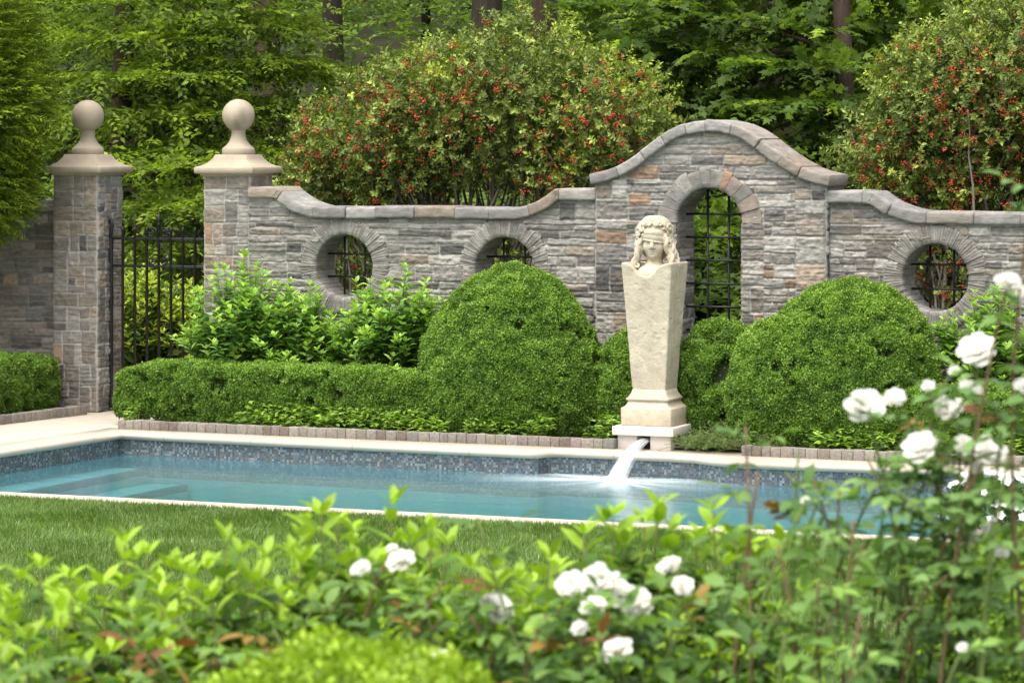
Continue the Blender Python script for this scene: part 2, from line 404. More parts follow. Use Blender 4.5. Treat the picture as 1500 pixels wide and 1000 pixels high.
def rects_pier(w, h, r, u0=0, v0=0):
    out = []
    def cut(x0, x1, y0, y1):
        W, Hh = x1 - x0, y1 - y0; s = max(W, Hh)
        if s < .19 or (s < .32 and W * Hh < .05 and r.random() < .6) or min(W, Hh) < .06: out.append((x0, x1, y0, y1)); return
        f = r.uniform(.3, .7)
        if (W > Hh * r.uniform(.6, 1.6)): m_ = x0 + W * f; cut(x0, m_, y0, y1); cut(m_, x1, y0, y1)
        else: m_ = y0 + Hh * f; cut(x0, x1, y0, m_); cut(x0, x1, m_, y1)
    v = 0
    while v < h:
        hh = min(r.uniform(.32, .5), h - v)
        if h - v - hh < .12: hh = h - v
        cut(0, w, v, v + hh); v += hh
    return [(a_ + u0, b_ + u0, c_ + v0, d_ + v0) for a_, b_, c_, d_ in out]
def rects_quoin(w, h, r, u0=0, v0=0):
    out = []; v = 0
    while v < h:
        hh = min(r.choice([.1, .14, .2, .26]), h - v + .001); k = r.uniform(.8, 1.0)
        if r.random() < .25: mm = w * r.uniform(.3, .6); out += [(u0, u0 + mm, v + v0, v + hh + v0), (u0 + mm, u0 + w, v + v0, v + hh + v0)]
        else: out.append((u0, u0 + w, v + v0, v + hh + v0))
        v += hh
    return out
def stone_panel(mb, O, U, Nn, w, h, rects, seed, res=.009, keep=None, relief=1.0, pal=None, joint=(.42, .40, .365), rust=.07):
    """a field of real stones standing proud of their mortar: O origin, U along, Z up, Nn outwards"""
    r = np.random.default_rng(seed); nu, nv = int(w / res) + 1, int(h / res) + 1
    u = np.linspace(0, w, nu); v = np.linspace(0, h, nv); UU, VV = np.meshgrid(u, v)
    P = np.stack([UU, VV, np.full_like(UU, seed)], -1).reshape(-1, 3)
    wu = UU + (fbm(P, 5, seed) * .012 + vnoise(P, 22, seed + 9) * .004).reshape(UU.shape)
    wv = VV + (fbm(P, 5, seed + 3) * .010 + vnoise(P, 22, seed + 5) * .0035).reshape(UU.shape)
    D = np.full(UU.shape, -1.0); ID = np.zeros(UU.shape, int)
    for k, (a_, b_, c_, d_) in enumerate(rects):
        i0, i1 = max(int((a_ - .03) / res), 0), min(int((b_ + .03) / res) + 2, nu); j0, j1 = max(int((c_ - .03) / res), 0), min(int((d_ + .03) / res) + 2, nv)
        if i1 <= i0 or j1 <= j0: continue
        su, sv = wu[j0:j1, i0:i1], wv[j0:j1, i0:i1]
        d = np.minimum(np.minimum(su - a_, b_ - su), np.minimum(sv - c_, d_ - sv))
        ins = d >= 0; D[j0:j1, i0:i1][ins] = d[ins]; ID[j0:j1, i0:i1][ins] = k
    nR = len(rects); hr = r.uniform(.2, 1.0, nR); tu, tv = r.normal(0, .03, nR), r.normal(0, .05, nR)
    p = np.array([.19, .24, .11, .19, .11, .05, .05, .012, .012, .04]) if pal is None else np.array(pal, float); p = p / p.sum()
    sc = PAL[r.choice(len(PAL), nR, p=p)] * r.uniform(.85, 1.18, (nR, 1))
    big = np.array([(b_ - a_) * (d_ - c_) for a_, b_, c_, d_ in rects])
    j = sstep(.001, .010, D)
    strat = fbm(P * np.array([5, 46, 1.0]), 1, seed + 21, 3).reshape(UU.shape)
    grain = fbm(P, 30, seed + 31, 3).reshape(UU.shape)
    cu = np.array([(a_ + b_) / 2 for a_, b_, _, _ in rects])[ID]; cv = np.array([(c_ + d_) / 2 for _, _, c_, d_ in rects])[ID]
    hgt = j * (.010 + .020 * hr[ID] + tu[ID] * (UU - cu) + tv[ID] * (VV - cv) + .010 * strat + .008 * grain) * relief + .002 * grain
    ed = np.minimum(np.minimum(UU, w - UU) / .02, 1.0); hgt = hgt * np.clip(ed, 0, 1)
    V = np.array(O) + UU[..., None] * np.array(U) + VV[..., None] * np.array([0, 0, 1.0]) + hgt[..., None] * np.array(Nn)
    patch = fbm(P, 2.2, seed + 41).reshape(UU.shape)
    c = sc[ID] * (1 + .27 * strat + .2 * grain)[..., None]
    warm = sstep(.15, .7, fbm(P * np.array([1, 1.6, 1]), 4.5, seed + 51).reshape(UU.shape))[..., None]
    c = c * (1 - .35 * warm) + np.array([.25, .17, .115]) * .35 * warm
    c = c + sstep(.3, .8, patch)[..., None] * .05
    mj = sstep(.003, .009, D)[..., None]; c = np.array(joint) * (1 + .12 * grain[..., None]) * (1 - mj) + c * mj
    idx = np.arange(nu * nv).reshape(nv, nu); q = np.stack([idx[:-1, :-1], idx[:-1, 1:], idx[1:, 1:], idx[1:, :-1]], -1)
    if np.cross(U, [0, 0, 1.0]) @ np.array(Nn) < 0: q = q[..., ::-1]
    if keep is not None:
        kc = keep((UU[:-1, :-1] + UU[1:, 1:]) / 2, (VV[:-1, :-1] + VV[1:, 1:]) / 2); q = q[kc]
    q = q.reshape(-1, 4); used, inv = np.unique(q, return_inverse=True)
    mb.add(V.reshape(-1, 3)[used], inv.reshape(q.shape), np.clip(c.reshape(-1, 3)[used], .02, .8))

def ring(mb, cx, cz, Rin, wd, th0, th1, nst, yf, depth, seed, chunky=False):
    """voussoirs round an opening, with the reveal running back through the wall"""
    r = np.random.default_rng(seed); full = abs(th1 - th0) > 6.2
    bnd = np.cumsum(np.concatenate([[0], r.uniform(.7, 1.3, nst)])); bnd = th0 + (th1 - th0) * bnd / bnd[-1]
    ths, ids, jt = [], [], []
    for k in range(nst):
        a_, b_ = bnd[k], bnd[k + 1]; g = .0025 / Rin
        for f in ([0, .06, .3, .5, .7, .94] if not chunky else [0, .02, .06, .2, .35, .5, .65, .8, .94, .98]):
            ths.append(a_ + (b_ - a_) * f); ids.append(k); jt.append(f < .01)
    ths.append(bnd[-1]); ids.append(nst - 1); jt.append(True)
    ths = np.array(ths); ids = np.array(ids); jt = np.array(jt)
    ro = r.uniform(-.012, .018, nst); hh = r.uniform(.0, .02 if chunky else .011, nst); sc = PAL[r.choice([0, 1, 3, 4, 2] if not chunky else [1, 3, 4, 5, 2, 7, 9], nst)] * r.uniform(.85, 1.15, (nst, 1)); sc = .4 * sc + .6 * np.array([.255, .238, .215])
    if chunky: sc[int(nst * .36)] = (.28, .18, .12)
    rows = [(1, .03, 0), (1, -.012, 0)] + [(f, -.02, 1) for f in (.96, .75, .5, .25, .04)] + [(0, y_, 2) for y_ in (-.008, .06, .14, .22, .3, depth)]
    V, C = [], []
    for f, y_, ty in rows:
        rr = Rin + f * (wd + ro[ids]); hd = np.where(jt, -.012, hh[ids])
        p3 = np.stack([np.cos(ths) * 30 * Rin, np.sin(ths) * 30 * Rin, np.full_like(ths, f * 4 + y_ * 9)], -1)
        nz = fbm(p3, .8, seed, 3)
        yy = yf + y_ - (hd + nz * .007 if ty == 1 else 0 * nz); rad = rr - (np.where(jt, -.006, hh[ids] * .5) + nz * .005 if ty == 2 else 0)
        V.append(np.stack([cx + rad * np.cos(ths), yy, cz + rad * np.sin(ths)], -1))
        c = sc[ids] * (1 + .42 * nz[:, None]); c[jt] = (.33, .31, .285) if chunky else np.array([.19, .178, .163]); C.append(c)
    n = len(ths); m_ = len(rows); i = np.arange(m_ - 1)[:, None] * n; j = np.arange(n - 1)[None]
    mb.add(np.concatenate(V), np.stack([i + j, i + j + 1, i + n + j + 1, i + n + j], -1).reshape(-1, 4), np.concatenate(C))

def coping(mb, path, yf, yb, th, seed, L=.36):
    r = np.random.default_rng(seed); P = np.array(path, float); s = np.concatenate([[0], np.cumsum(np.linalg.norm(np.diff(P, axis=0), axis=1))]); tot = s[-1]
    cuts = [0.0]
    while cuts[-1] < tot - L * .7: cuts.append(cuts[-1] + L * r.uniform(.75, 1.25))
    cuts = np.array(cuts); cuts = cuts / cuts[-1] * tot if len(cuts) > 1 else np.array([0, tot])
    for k in range(len(cuts) - 1):
        a_, b_ = cuts[k] + .0018, cuts[k + 1] - .0018; ns = max(4, int((b_ - a_) / .02))
        ss = np.concatenate([[a_, a_ + .006], np.linspace(a_ + .012, b_ - .012, ns), [b_ - .006, b_]])
        px = np.interp(ss, s, P[:, 0]); pz = np.interp(ss, s, P[:, 1])
        tx = np.interp(ss + .02, s, P[:, 0]) - np.interp(ss - .02, s, P[:, 0]); tz = np.interp(ss + .02, s, P[:, 1]) - np.interp(ss - .02, s, P[:, 1]); l = np.hypot(tx, tz); nx, nz = -tz / l, tx / l
        dy = r.uniform(-.012, .012); dz = r.uniform(-.006, .006)
        sec = [(yf, -th), (yf - .004, -th * .8), (yf, -th * .5), (yf - .002, -th * .2), (yf + .006, -.004)] + [(yf + (yb - yf) * f, .004) for f in (.08, .2, .4, .6, .8, .95)] + [(yb, -.01), (yb, -th * .5), (yb, -th)] + [(yf + (yb - yf) * f, -th) for f in (.7, .4, .15)]
        m_ = len(sec); V = np.array([[(px[i] + nx[i] * d, y_ + dy, pz[i] + nz[i] * d + dz) for y_, d in sec] for i in range(len(ss))])
        cen = V.mean(1, keepdims=True); inset = np.where((np.arange(len(ss)) == 0) | (np.arange(len(ss)) == len(ss) - 1), .975, np.where((np.arange(len(ss)) == 1) | (np.arange(len(ss)) == len(ss) - 2), .995, 1.0))
        V = cen + (V - cen) * inset[:, None, None]; V = V.reshape(-1, 3)
        nn = fbm(V * np.array([1, 1, 2.5]), 14, seed, 3); out = norm((V.reshape(len(ss), m_, 3) - cen).reshape(-1, 3)); V = V + out * (nn * .010 + fbm(V, 4, seed + 3, 2) * .006)[:, None]
        c = np.array([(.225, .212, .20), (.28, .265, .245), (.24, .212, .185), (.185, .173, .165), (.24, .20, .16)][r.choice(5, p=[.3, .3, .18, .12, .1])]) * r.uniform(.9, 1.12)
        pt = sstep(.1, .6, fbm(V, 5, seed + 7)); C = c * (1 + .35 * nn[:, None]); C = C * (1 - .3 * pt[:, None]) + np.array([.26, .185, .13]) * .3 * pt[:, None]
        n = m_; mm = len(ss); i = np.arange(mm - 1)[:, None] * n; j = np.arange(n)[None]; kk = (j + 1) % n
        mb.add(V, [np.stack([i + j, i + kk, i + n + kk, i + n + j], -1).reshape(-1, 4), np.arange(n)[None, ::-1], (np.arange(n) + (mm - 1) * n)[None]], C)

CXA = -10.19                                    # the arch's centre line
AL, AR = -11.36, -9.03
WINS = [(-14.10, 1.56), (-12.345, 1.555), (-7.985, 1.545)]; RW = .318
def arc(x0, z0, x1, z1, n=10, bow=.0):
    t_ = np.linspace(0, 1, n); x = x0 + (x1 - x0) * t_; z = z0 + (z1 - z0) * t_; L = math.hypot(x1 - x0, z1 - z0)
    b_ = np.sin(t_ * math.pi) * bow; return [(x_ - (z1 - z0) / L * q_, z_ + (x1 - x0) / L * q_) for x_, z_, q_ in zip(x, z, b_)]
wall = thing('garden_wall', (CXA, .2, 0), 'grey stone garden wall with curved coping, arched opening and round windows', 'wall')
top_left = [(-15.17, 2.352), (-14.83, 2.352)] + arc(-14.83, 2.352, -14.42, 2.155, 9, -.035)[1:] + [(-12.22, 2.165)] + arc(-12.22, 2.165, -11.80, 2.352, 9, -.035)[1:] + [(-11.36, 2.352)]
top_right = [(-9.03, 2.345), (-8.575, 2.345)] + arc(-8.575, 2.345, -8.14, 2.158, 9, -.035)[1:] + [(-3.5, 2.16)]
hc = [(-1.225, 2.50), (-1.06, 2.535), (-.93, 2.58), (-.80, 2.65), (-.66, 2.745), (-.52, 2.845), (-.40, 2.92), (-.28, 2.972), (-.14, 3.005), (0, 3.018)]
top_arch = [(CXA + x, z) for x, z in hc] + [(CXA - x, z) for x, z in hc[::-1][1:]]
tl, tr_, ta = np.array(top_left), np.array(top_right), np.array(top_arch)
def in_windows(x, z, R_):
    m_ = np.zeros(np.shape(x), bool)
    for wx, wz in WINS: m_ |= (x - wx) ** 2 + (z - wz) ** 2 < R_ * R_
    return m_
mb = MB(); rr = np.random.default_rng(3)
W1 = AL + 15.2; rc1 = rects_wall(W1, 2.4, rr)
stone_panel(mb, (-15.2, .02, 0), (1, 0, 0), (0, -1, 0), W1, 2.36, rc1, 101, keep=lambda u, v: (v < np.interp(u - 15.2, tl[:, 0], tl[:, 1]) - .06) & ~in_windows(u - 15.2, v, RW + .06))
W2 = 5.6; rc2 = rects_wall(W2, 2.4, rr)
stone_panel(mb, (AR, .02, 0), (1, 0, 0), (0, -1, 0), W2, 2.36, rc2, 102, keep=lambda u, v: (v < np.interp(u + AR, tr_[:, 0], tr_[:, 1]) - .06) & ~in_windows(u + AR, v, RW + .06))
WA = AR - AL; OPW, SPR = .333, 2.04
rc3 = rects_wall(WA, 3.1, rr) + rects_quoin(.33, 2.56, rr) + rects_quoin(.30, 2.56, rr, WA - .30) + rects_quoin(.2, 2.05, rr, WA / 2 - OPW - .2) + rects_quoin(.22, 2.05, rr, WA / 2 + OPW)
def keep_arch(u, v):
    x = u - WA / 2; return (v < np.interp(x + CXA, ta[:, 0], ta[:, 1]) - .06) & ~((abs(x) < OPW - .004) & (v < SPR)) & ~((v >= SPR) & (x * x + (v - SPR) ** 2 < (OPW + .05) ** 2))
stone_panel(mb, (AL, -.05, 0), (1, 0, 0), (0, -1, 0), WA, 3.02, rc3, 103, keep=keep_arch, pal=[.16, .23, .11, .22, .13, .07, .03, .025, .03, .03])
# sides of the arch panel, its reveals and the back of the wall
for x_, nx in ((AL, -1), (AR, 1)): stone_panel(mb, (x_, -.05, 0), (0, 1, 0), (nx, 0, 0), .5, 2.44, rects_quoin(.5, 2.45, rr), 104 + nx, res=.02)
for x_, nx in ((CXA - OPW, 1), (CXA + OPW, -1)): stone_panel(mb, (x_, -.05, 0), (0, 1, 0), (nx, 0, 0), .47, SPR, rects_wall(.47, SPR, rr), 107 + nx, res=.012, relief=.5)
def keep_back(u, v):
    x = u - 15.2; tp = np.where(x < AL, np.interp(x, tl[:, 0], tl[:, 1]), np.where(x < AR, np.interp(x, ta[:, 0], ta[:, 1]), np.interp(x, tr_[:, 0], tr_[:, 1])))
    return (v < tp - .06) & ~in_windows(x, v, RW + .03) & ~((abs(x - CXA) < OPW) & (v < SPR)) & ~((x - CXA) ** 2 + (v - SPR) ** 2 < (OPW + .02) ** 2)
stone_panel(mb, (-15.2, .42, 0), (1, 0, 0), (0, 1, 0), 11.7, 3.02, rects_wall(11.7, 3.0, rr), 110, res=.03, keep=keep_back)
mb.build('masonry', M['stone'], wall, smooth=True)
for k, (wx, wz) in enumerate(WINS):
    mb = MB(); ring(mb, wx, wz, RW, .175, 0, 2 * math.pi, 104, .015, .41, 200 + k); mb.build('window_ring', M['stone'], wall, smooth=True)
mb = MB(); ring(mb, CXA, SPR, OPW, .185, -.02, math.pi + .02, 12, -.055, .47, 210, True); mb.build('arch_ring', M['stone'], wall, smooth=True)
for k, (pth, yf, nm) in enumerate(((top_left, -.045, 1), (top_right, -.045, 1))):
    mb = MB(); coping(mb, pth, yf, .49, .112, 300 + k); mb.build('coping', M['coping'], wall)
mb = MB(); coping(mb, top_arch, -.115, .50, .105, 305, .27); mb.build('arch_coping', M['coping'], wall)
BK = (.012, .012, .013)
for wx, wz in WINS:
    mb = MB(); y_ = .25
    for d in (-.115, .115):
        hz = math.sqrt(RW ** 2 - d ** 2)
        tube(mb, [(wx + d, y_, wz - hz), (wx + d, y_, wz + hz)], .011, 8, BK); tube(mb, [(wx - hz, y_ - .015, wz + d), (wx + hz, y_ - .015, wz + d)], .011, 8, BK)
    mb.build('window_grille', M['iron'], wall)
mb = MB(); y_ = .2
for d in (-.107, .107): tube(mb, [(CXA + d, y_, .3), (CXA + d, y_, SPR + math.sqrt(OPW ** 2 - d * d))], .012, 8, BK)
for z_ in np.arange(.55, 2.3, .2235):
    hx = OPW if z_ < SPR else math.sqrt(max(OPW ** 2 - (z_ - SPR) ** 2, 0)); tube(mb, [(CXA - hx, y_ - .02, z_), (CXA + hx, y_ - .02, z_)], .011, 8, BK)
mb.build('arch_grille', M['iron'], wall)

# the return wall left of the gate
w2 = thing('garden_wall', (-18.8, .3, 0), 'stone wall with shade painted into its stones behind the hedge, left of the gate piers', 'wall')
mb = MB(); stone_panel(mb, (-21, .12, 0), (1, 0, 0), (0, -1, 0), 3.55, 2.1, rects_wall(3.55, 2.1, rr), 120, res=.014, pal=[.2, .15, .15, .02, .02, .12, .2, .05, .02, .2], joint=(.25, .24, .23))  # stone weights and joints darkened to paint in the shade on this wall
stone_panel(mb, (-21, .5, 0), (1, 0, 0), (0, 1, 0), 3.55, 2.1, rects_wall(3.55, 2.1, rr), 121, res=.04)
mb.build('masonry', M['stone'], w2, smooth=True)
mb = MB(); coping(mb, [(-21, 2.2), (-17.47, 2.2)], .06, .56, .11, 310); mb.build('coping', M['coping'], w2)

# ------------------------------------------------------------------ gate piers
CS_ = (.36, .30, .225)
def pier(x0, x1, label, seed):
    w = x1 - x0; cx_, cy_ = (x0 + x1) / 2, w / 2; p = thing('gate_pier', (cx_, cy_, 0), label, 'pier', 'stone gate piers with ball finials')
    mb = MB(); r = np.random.default_rng(seed); pal = [.12, .2, .2, .13, .05, .16, .05, .02, .05, .06]
    for O, U, Nn in (((x0, 0, 0), (1, 0, 0), (0, -1, 0)), ((x1, 0, 0), (0, 1, 0), (1, 0, 0)), ((x1, w, 0), (-1, 0, 0), (0, 1, 0)), ((x0, w, 0), (0, -1, 0), (-1, 0, 0))):
        stone_panel(mb, O, U, Nn, w, 2.47, rects_pier(w, 2.47, r), int(r.integers(1000)), relief=.75, pal=pal)
    mb.build('shaft', M['stone'], p, smooth=True)
    mb = MB(); h = w / 2
    sqloft(mb, [(h - .01, h - .01, 2.455), (h + .022, h + .022, 2.46), (h + .022, h + .022, 2.48), (h + .075, h + .075, 2.487), (h + .082, h + .082, 2.495), (h + .082, h + .082, 2.545), (h + .076, h + .076, 2.552), (h + .03, h + .03, 2.566), (h - .02, h - .02, 2.595), (h - .06, h - .06, 2.64), (h - .075, h - .075, 2.675), (h - .079, h - .079, 2.679)], (cx_, cy_), col=CS_)
    V = mb.V[0]; mb.C[0] = mb.C[0] * (1 + .18 * fbm(V * np.array([1, 1, .5]), 7, seed, 4)[:, None]) * (1 - .3 * sstep(.05, .55, fbm(V * np.array([1, 1, .25]), 9, seed + 8, 3))[:, None]); mb.build('cap', M['caststone'], p)
    f = MB(); pr = [(.165, 2.679), (.168, 2.684), (.168, 2.738), (.162, 2.745)] + [(.072 + .09 * (1 - t_) ** 2.6, 2.745 + .17 * t_) for t_ in np.linspace(.05, 1, 9)] + [(.076, 2.925), (.074, 2.935)]
    lathe(f, pr, 40, (cx_, cy_), CS_); fo = f.build('finial', M['caststone'], p, smooth=True)
    g = MB(); rb = .168; zb = 2.925 + rb * .93; lathe(g, [(max(rb * math.sin(a), 1e-4), zb - rb * math.cos(a)) for a in np.linspace(0, math.pi, 28)], 44, (cx_, cy_), CS_)
    V = g.V[0]; g.C[0] = g.C[0] * (1 + .2 * fbm(V * np.array([1, 1, .6]), 7, seed + 3, 4)[:, None]) * (1 - .3 * sstep(.1, .6, fbm(V * np.array([1, 1, .3]), 8, seed + 9, 3))[:, None]); g.build('ball', M['caststone'], fo, smooth=True)
pier(-17.475, -16.955, 'stone gate pier left of the gate, its ball finial half behind evergreen foliage', 41)
pier(-15.69, -15.175, 'stone gate pier right of the gate, joined to the curved end of the wall', 42)

# ------------------------------------------------------------------ iron gate
gate = thing('iron_gate', (-16.35, .25, 0), 'black wrought iron gate with spiked bars and scrollwork between the piers', 'gate')
GY = .25
mb = MB(); box(mb, -16.955, -16.915, GY - .02, GY + .02, .01, 1.8, .004, BK)
tube(mb, [(-16.935, GY, 1.78), (-16.925, GY - .01, 1.86), (-16.905, GY - .02, 1.93), (-16.915, GY - .02, 1.985), (-16.945, GY - .02, 2.0)], [.02, .02, .019, .018, .02], 8, BK)
lathe(mb, [(max(.034 * math.sin(a), 1e-4), 1.995 - .034 * math.cos(a)) for a in np.linspace(0, math.pi, 10)], 12, (-16.945, GY - .03), BK); mb.build('stile', M['iron'], gate, smooth=False)
mb = MB(); box(mb, -17.0, -16.93, GY - .045, GY + .03, 1.56, 1.68, .006, BK); mb.build('latch', M['iron'], gate)
for z_ in (.05, 1.515, 1.8):
    mb = MB(); box(mb, -16.93, -15.69, GY - .009, GY + .009, z_ - .014, z_ + .014, .003, BK); mb.build('rail', M['iron'], gate)
bx = np.linspace(-16.79, -15.79, 8)
for k, x_ in enumerate(bx):
    mb = MB(); zt = 1.93 if k != 3 else 1.99
    mb.add(*(lambda q: (q.V[0], q.Fs, q.C[0]))((lambda q: (tube(q, [(x_, GY, .03), (x_, GY, zt - .05), (x_, GY, zt - .045), (x_, GY, zt - .02), (x_, GY, zt)], [.015, .015, .02, .012, .002], 6, BK), q)[1])(MB())))
    mb.build('bar', M['iron'], gate)
def spiral(cx_, cz_, r0, r1, a0, a1, n=18): return [(cx_ + (r0 + (r1 - r0) * t_) * math.cos(a0 + (a1 - a0) * t_), GY - .012, cz_ + (r0 + (r1 - r0) * t_) * math.sin(a0 + (a1 - a0) * t_)) for t_ in np.linspace(0, 1, n)]
mb = MB(); xc = bx[3]
for s in (-1, 1):
    def mir(P): return [(xc + s * (x_ - xc), y_, z_) for x_, y_, z_ in P]
    tube(mb, mir(spiral(xc + .075, 1.865, .06, .015, R(180), R(-300))), .007, 5, BK)
    tube(mb, mir(spiral(xc + .06, 1.57, .05, .012, R(90), R(-420))), .007, 5, BK)
    tube(mb, mir([(xc + .02, GY - .012, 1.76), (xc + .06, GY - .012, 1.70), (xc + .12, GY - .012, 1.65), (xc + .13, GY - .012, 1.58), (xc + .08, GY - .012, 1.53)]), .007, 5, BK)
    tube(mb, mir(spiral(xc + .11, 1.84, .04, .01, R(-90), R(330))), .006, 5, BK)
lathe(mb, [(.004, 1.97), (.02, 1.985), (.026, 2.0), (.012, 2.03), (.002, 2.075)], 8, (xc, GY), BK); mb.build('scrollwork', M['iron'], gate)
# ------------------------------------------------------------------ sculpture: signed distance shapes turned into one surface
class SDF:
    def __init__(s, lo, hi, h):
        s.lo = np.array(lo, float); s.h = h; s.n = (np.ceil((np.array(hi) - s.lo) / h) + 1).astype(int)
        s.f = np.full(s.n, 1.0)
    def _blk(s, lo, hi):
        i0 = np.clip(np.floor((np.array(lo) - s.lo) / s.h).astype(int), 0, s.n); i1 = np.clip(np.ceil((np.array(hi) - s.lo) / s.h).astype(int) + 1, 0, s.n)
        sl = tuple(slice(a, b_) for a, b_ in zip(i0, i1)); ax = [s.lo[k] + s.h * np.arange(i0[k], i1[k]) for k in range(3)]
        return sl, np.stack(np.meshgrid(*ax, indexing='ij'), -1)
    def put(s, d_fn, lo, hi, k=.01, op='add'):
        sl, P = s._blk(np.array(lo) - .04, np.array(hi) + .04)
        if 0 in P.shape: return
        d = d_fn(P); f = s.f[sl]
        if op == 'add':
            hh = np.clip(.5 + .5 * (f - d) / k, 0, 1); s.f[sl] = f * (1 - hh) + d * hh - k * hh * (1 - hh)
        else:
            d = -d; hh = np.clip(.5 - .5 * (f - d) / k, 0, 1); s.f[sl] = f * (1 - hh) + d * hh + k * hh * (1 - hh)
    def ell(s, c, r, k=.01, op='add'):
        c, r = np.array(c, float), np.array(r, float)
        def fn(P):
            q = (P - c) / r; k0 = np.linalg.norm(q, axis=-1); k1 = np.linalg.norm(q / r, axis=-1); return k0 * (k0 - 1) / (k1 + 1e-6)
        s.put(fn, c - r, c + r, k, op)
    def cap(s, a, b_, ra, rb, k=.01, op='add'):
        a, b_ = np.array(a, float), np.array(b_, float); ba = b_ - a
        def fn(P):
            h = np.clip(((P - a) @ ba) / (ba @ ba), 0, 1); return np.linalg.norm(P - a - h[..., None] * ba, axis=-1) - (ra + (rb - ra) * h)
        m_ = max(ra, rb); s.put(fn, np.minimum(a, b_) - m_, np.maximum(a, b_) + m_, k, op)
    def chain(s, pts, rad, k=.008):
        for i in range(len(pts) - 1): s.cap(pts[i], pts[i + 1], rad[i], rad[i + 1], k)
    def tor(s, c, nrm, Rm, r, k=.006):
        c = np.array(c, float); nrm = np.array(nrm, float); nrm = nrm / np.linalg.norm(nrm)
        def fn(P):
            q = P - c; z = q @ nrm; rad = np.sqrt(np.maximum((q ** 2).sum(-1) - z ** 2, 0)); return np.hypot(rad - Rm, z) - r
        s.put(fn, c - Rm - r, c + Rm + r, k)
    def mesh(s):
        """naive surface nets"""
        f = s.f; ins = f < 0; n = s.n
        cells = np.zeros(n - 1, int); acc = np.zeros((*(n - 1), 3)); cnt = np.zeros(n - 1)
        off = [(i, j, k) for i in (0, 1) for j in (0, 1) for k in (0, 1)]
        def sub(A, o): return A[o[0]:o[0] + n[0] - 1, o[1]:o[1] + n[1] - 1, o[2]:o[2] + n[2] - 1]
        for ax in range(3):
            for o in off:
                if o[ax]: continue
                o2 = list(o); o2[ax] = 1; fa, fb = sub(f, o), sub(f, o2); x = (fa < 0) != (fb < 0)
                t_ = np.where(x, fa / np.where(x, fa - fb, 1), 0)
                for q in range(3): acc[..., q] += np.where(x, o[q] + (t_ if q == ax else 0), 0)
                cnt += x
        act = cnt > 0; vid = np.full(n - 1, -1); vid[act] = np.arange(act.sum())
        ijk = np.argwhere(act); V = s.lo + s.h * (ijk + acc[act] / cnt[act][:, None])
        Q = []
        for ax in range(3):
            u, w_ = [(1, 2), (2, 0), (0, 1)][ax]
            e = np.argwhere(ins[tuple(slice(0, n[k] - 1) if k == ax else slice(1, n[k] - 1) for k in range(3))] != ins[tuple(slice(1, n[k]) if k == ax else slice(1, n[k] - 1) for k in range(3))])
            for k in range(3):
                if k != ax: e[:, k] += 1
            du = np.zeros(3, int); du[u] = 1; dw = np.zeros(3, int); dw[w_] = 1
            q = np.stack([vid[tuple(e.T)], vid[tuple((e - du).T)], vid[tuple((e - du - dw).T)], vid[tuple((e - dw).T)]], -1)
            fl = ~ins[tuple(e.T)]; q[fl] = q[fl][:, ::-1]; Q.append(q)
        return V, np.concatenate(Q)

SX, SY = -10.30, -1.27           # the statue's axis
STONE = np.array([.50, .425, .315])
def stained(V, seed):
    n1 = fbm(V, 7, seed, 4); n2 = sstep(.05, .6, fbm(V * np.array([1, 1, .45]), 6, seed + 4, 3)); n3 = sstep(.25, .7, fbm(V, 16, seed + 8, 3))
    c = STONE * (1 + .16 * n1[:, None]); c = c * (1 - .38 * n2[:, None]) + np.array([.46, .36, .24]) * .38 * n2[:, None]
    return c * (1 - .3 * n3[:, None]) + np.array([.30, .28, .24]) * .3 * n3[:, None]
statue = thing('herm_statue', (SX, SY, .205), 'pale limestone herm with a blindfolded curly haired bust on a tapering shaft', 'statue')
# plinth with its mouldings
mb = MB(); k = .24
sqloft(mb, [(.243, .24, .207), (.247, .244, .215), (.247, .244, .36), (.243, .24, .37), (.235, .232, .374), (.216, .213, .385), (.203, .2, .405), (.196, .193, .425), (.194, .191, .432), (.206, .203, .436), (.21, .207, .447), (.206, .203, .459), (.194, .191, .465), (.186, .183, .48), (.172, .17, .505), (.164, .162, .535)], (SX, SY), rc=.016)
V = mb.V[0]; mb.V[0] = V + fbm(V, 16, 4)[:, None] * .003
mb.C[0] = stained(V, 60)
bmv = mb; bmv.build('plinth', M['marble'], statue)
# shaft: widening upwards, its front lip scalloped to a neckline
Z0, ZT = .50, 1.69
g = SDF((SX - .31, SY - .31, Z0 - .03), (SX + .31, SY + .31, ZT + .04), .0085)
def shaft(P):
    t_ = np.clip((P[..., 2] - Z0) / (ZT - Z0), 0, 1); hx = .160 + .088 * t_; hy = .158 + .07 * t_
    x, y = P[..., 0] - SX, P[..., 1] - SY; Pf = P.reshape(-1, 3)
    chip = (fbm(Pf, 9, 5, 3) * .006 + np.maximum(fbm(Pf, 22, 8, 2) - .25, 0) * .018).reshape(x.shape)
    qx, qy = np.abs(x) - hx, np.abs(y) - hy; d = np.maximum(qx, qy); e = .014
    d = np.where((qx > -e) & (qy > -e), np.hypot(np.maximum(qx + e, 0), np.maximum(qy + e, 0)) - e, d)
    dip = .115 * np.exp(-(np.abs((x + .01) / .125)) ** 2.6) * (y < .02)
    d = np.maximum(d, P[..., 2] - (ZT + .012 * np.abs(x) / .24 - dip) ); d = np.maximum(d, Z0 - P[..., 2]); return d + chip
g.put(shaft, (SX - .3, SY - .3, Z0), (SX + .3, SY + .3, ZT + .03), .003)
# hollow behind the lip
def hol(P): return np.maximum(np.maximum(np.abs(P[..., 0] - SX) - .185, np.abs(P[..., 1] - SY - .03) - .185), np.abs(P[..., 2] - ZT - .0) - .16)
g.put(hol, (SX - .2, SY - .2, ZT - .2), (SX + .2, SY + .25, ZT + .2), .02, 'sub')
V, Q = g.mesh(); mb = MB(); mb.add(V, Q, stained(V, 61)); mb.build('shaft', M['marble'], statue, smooth=True)
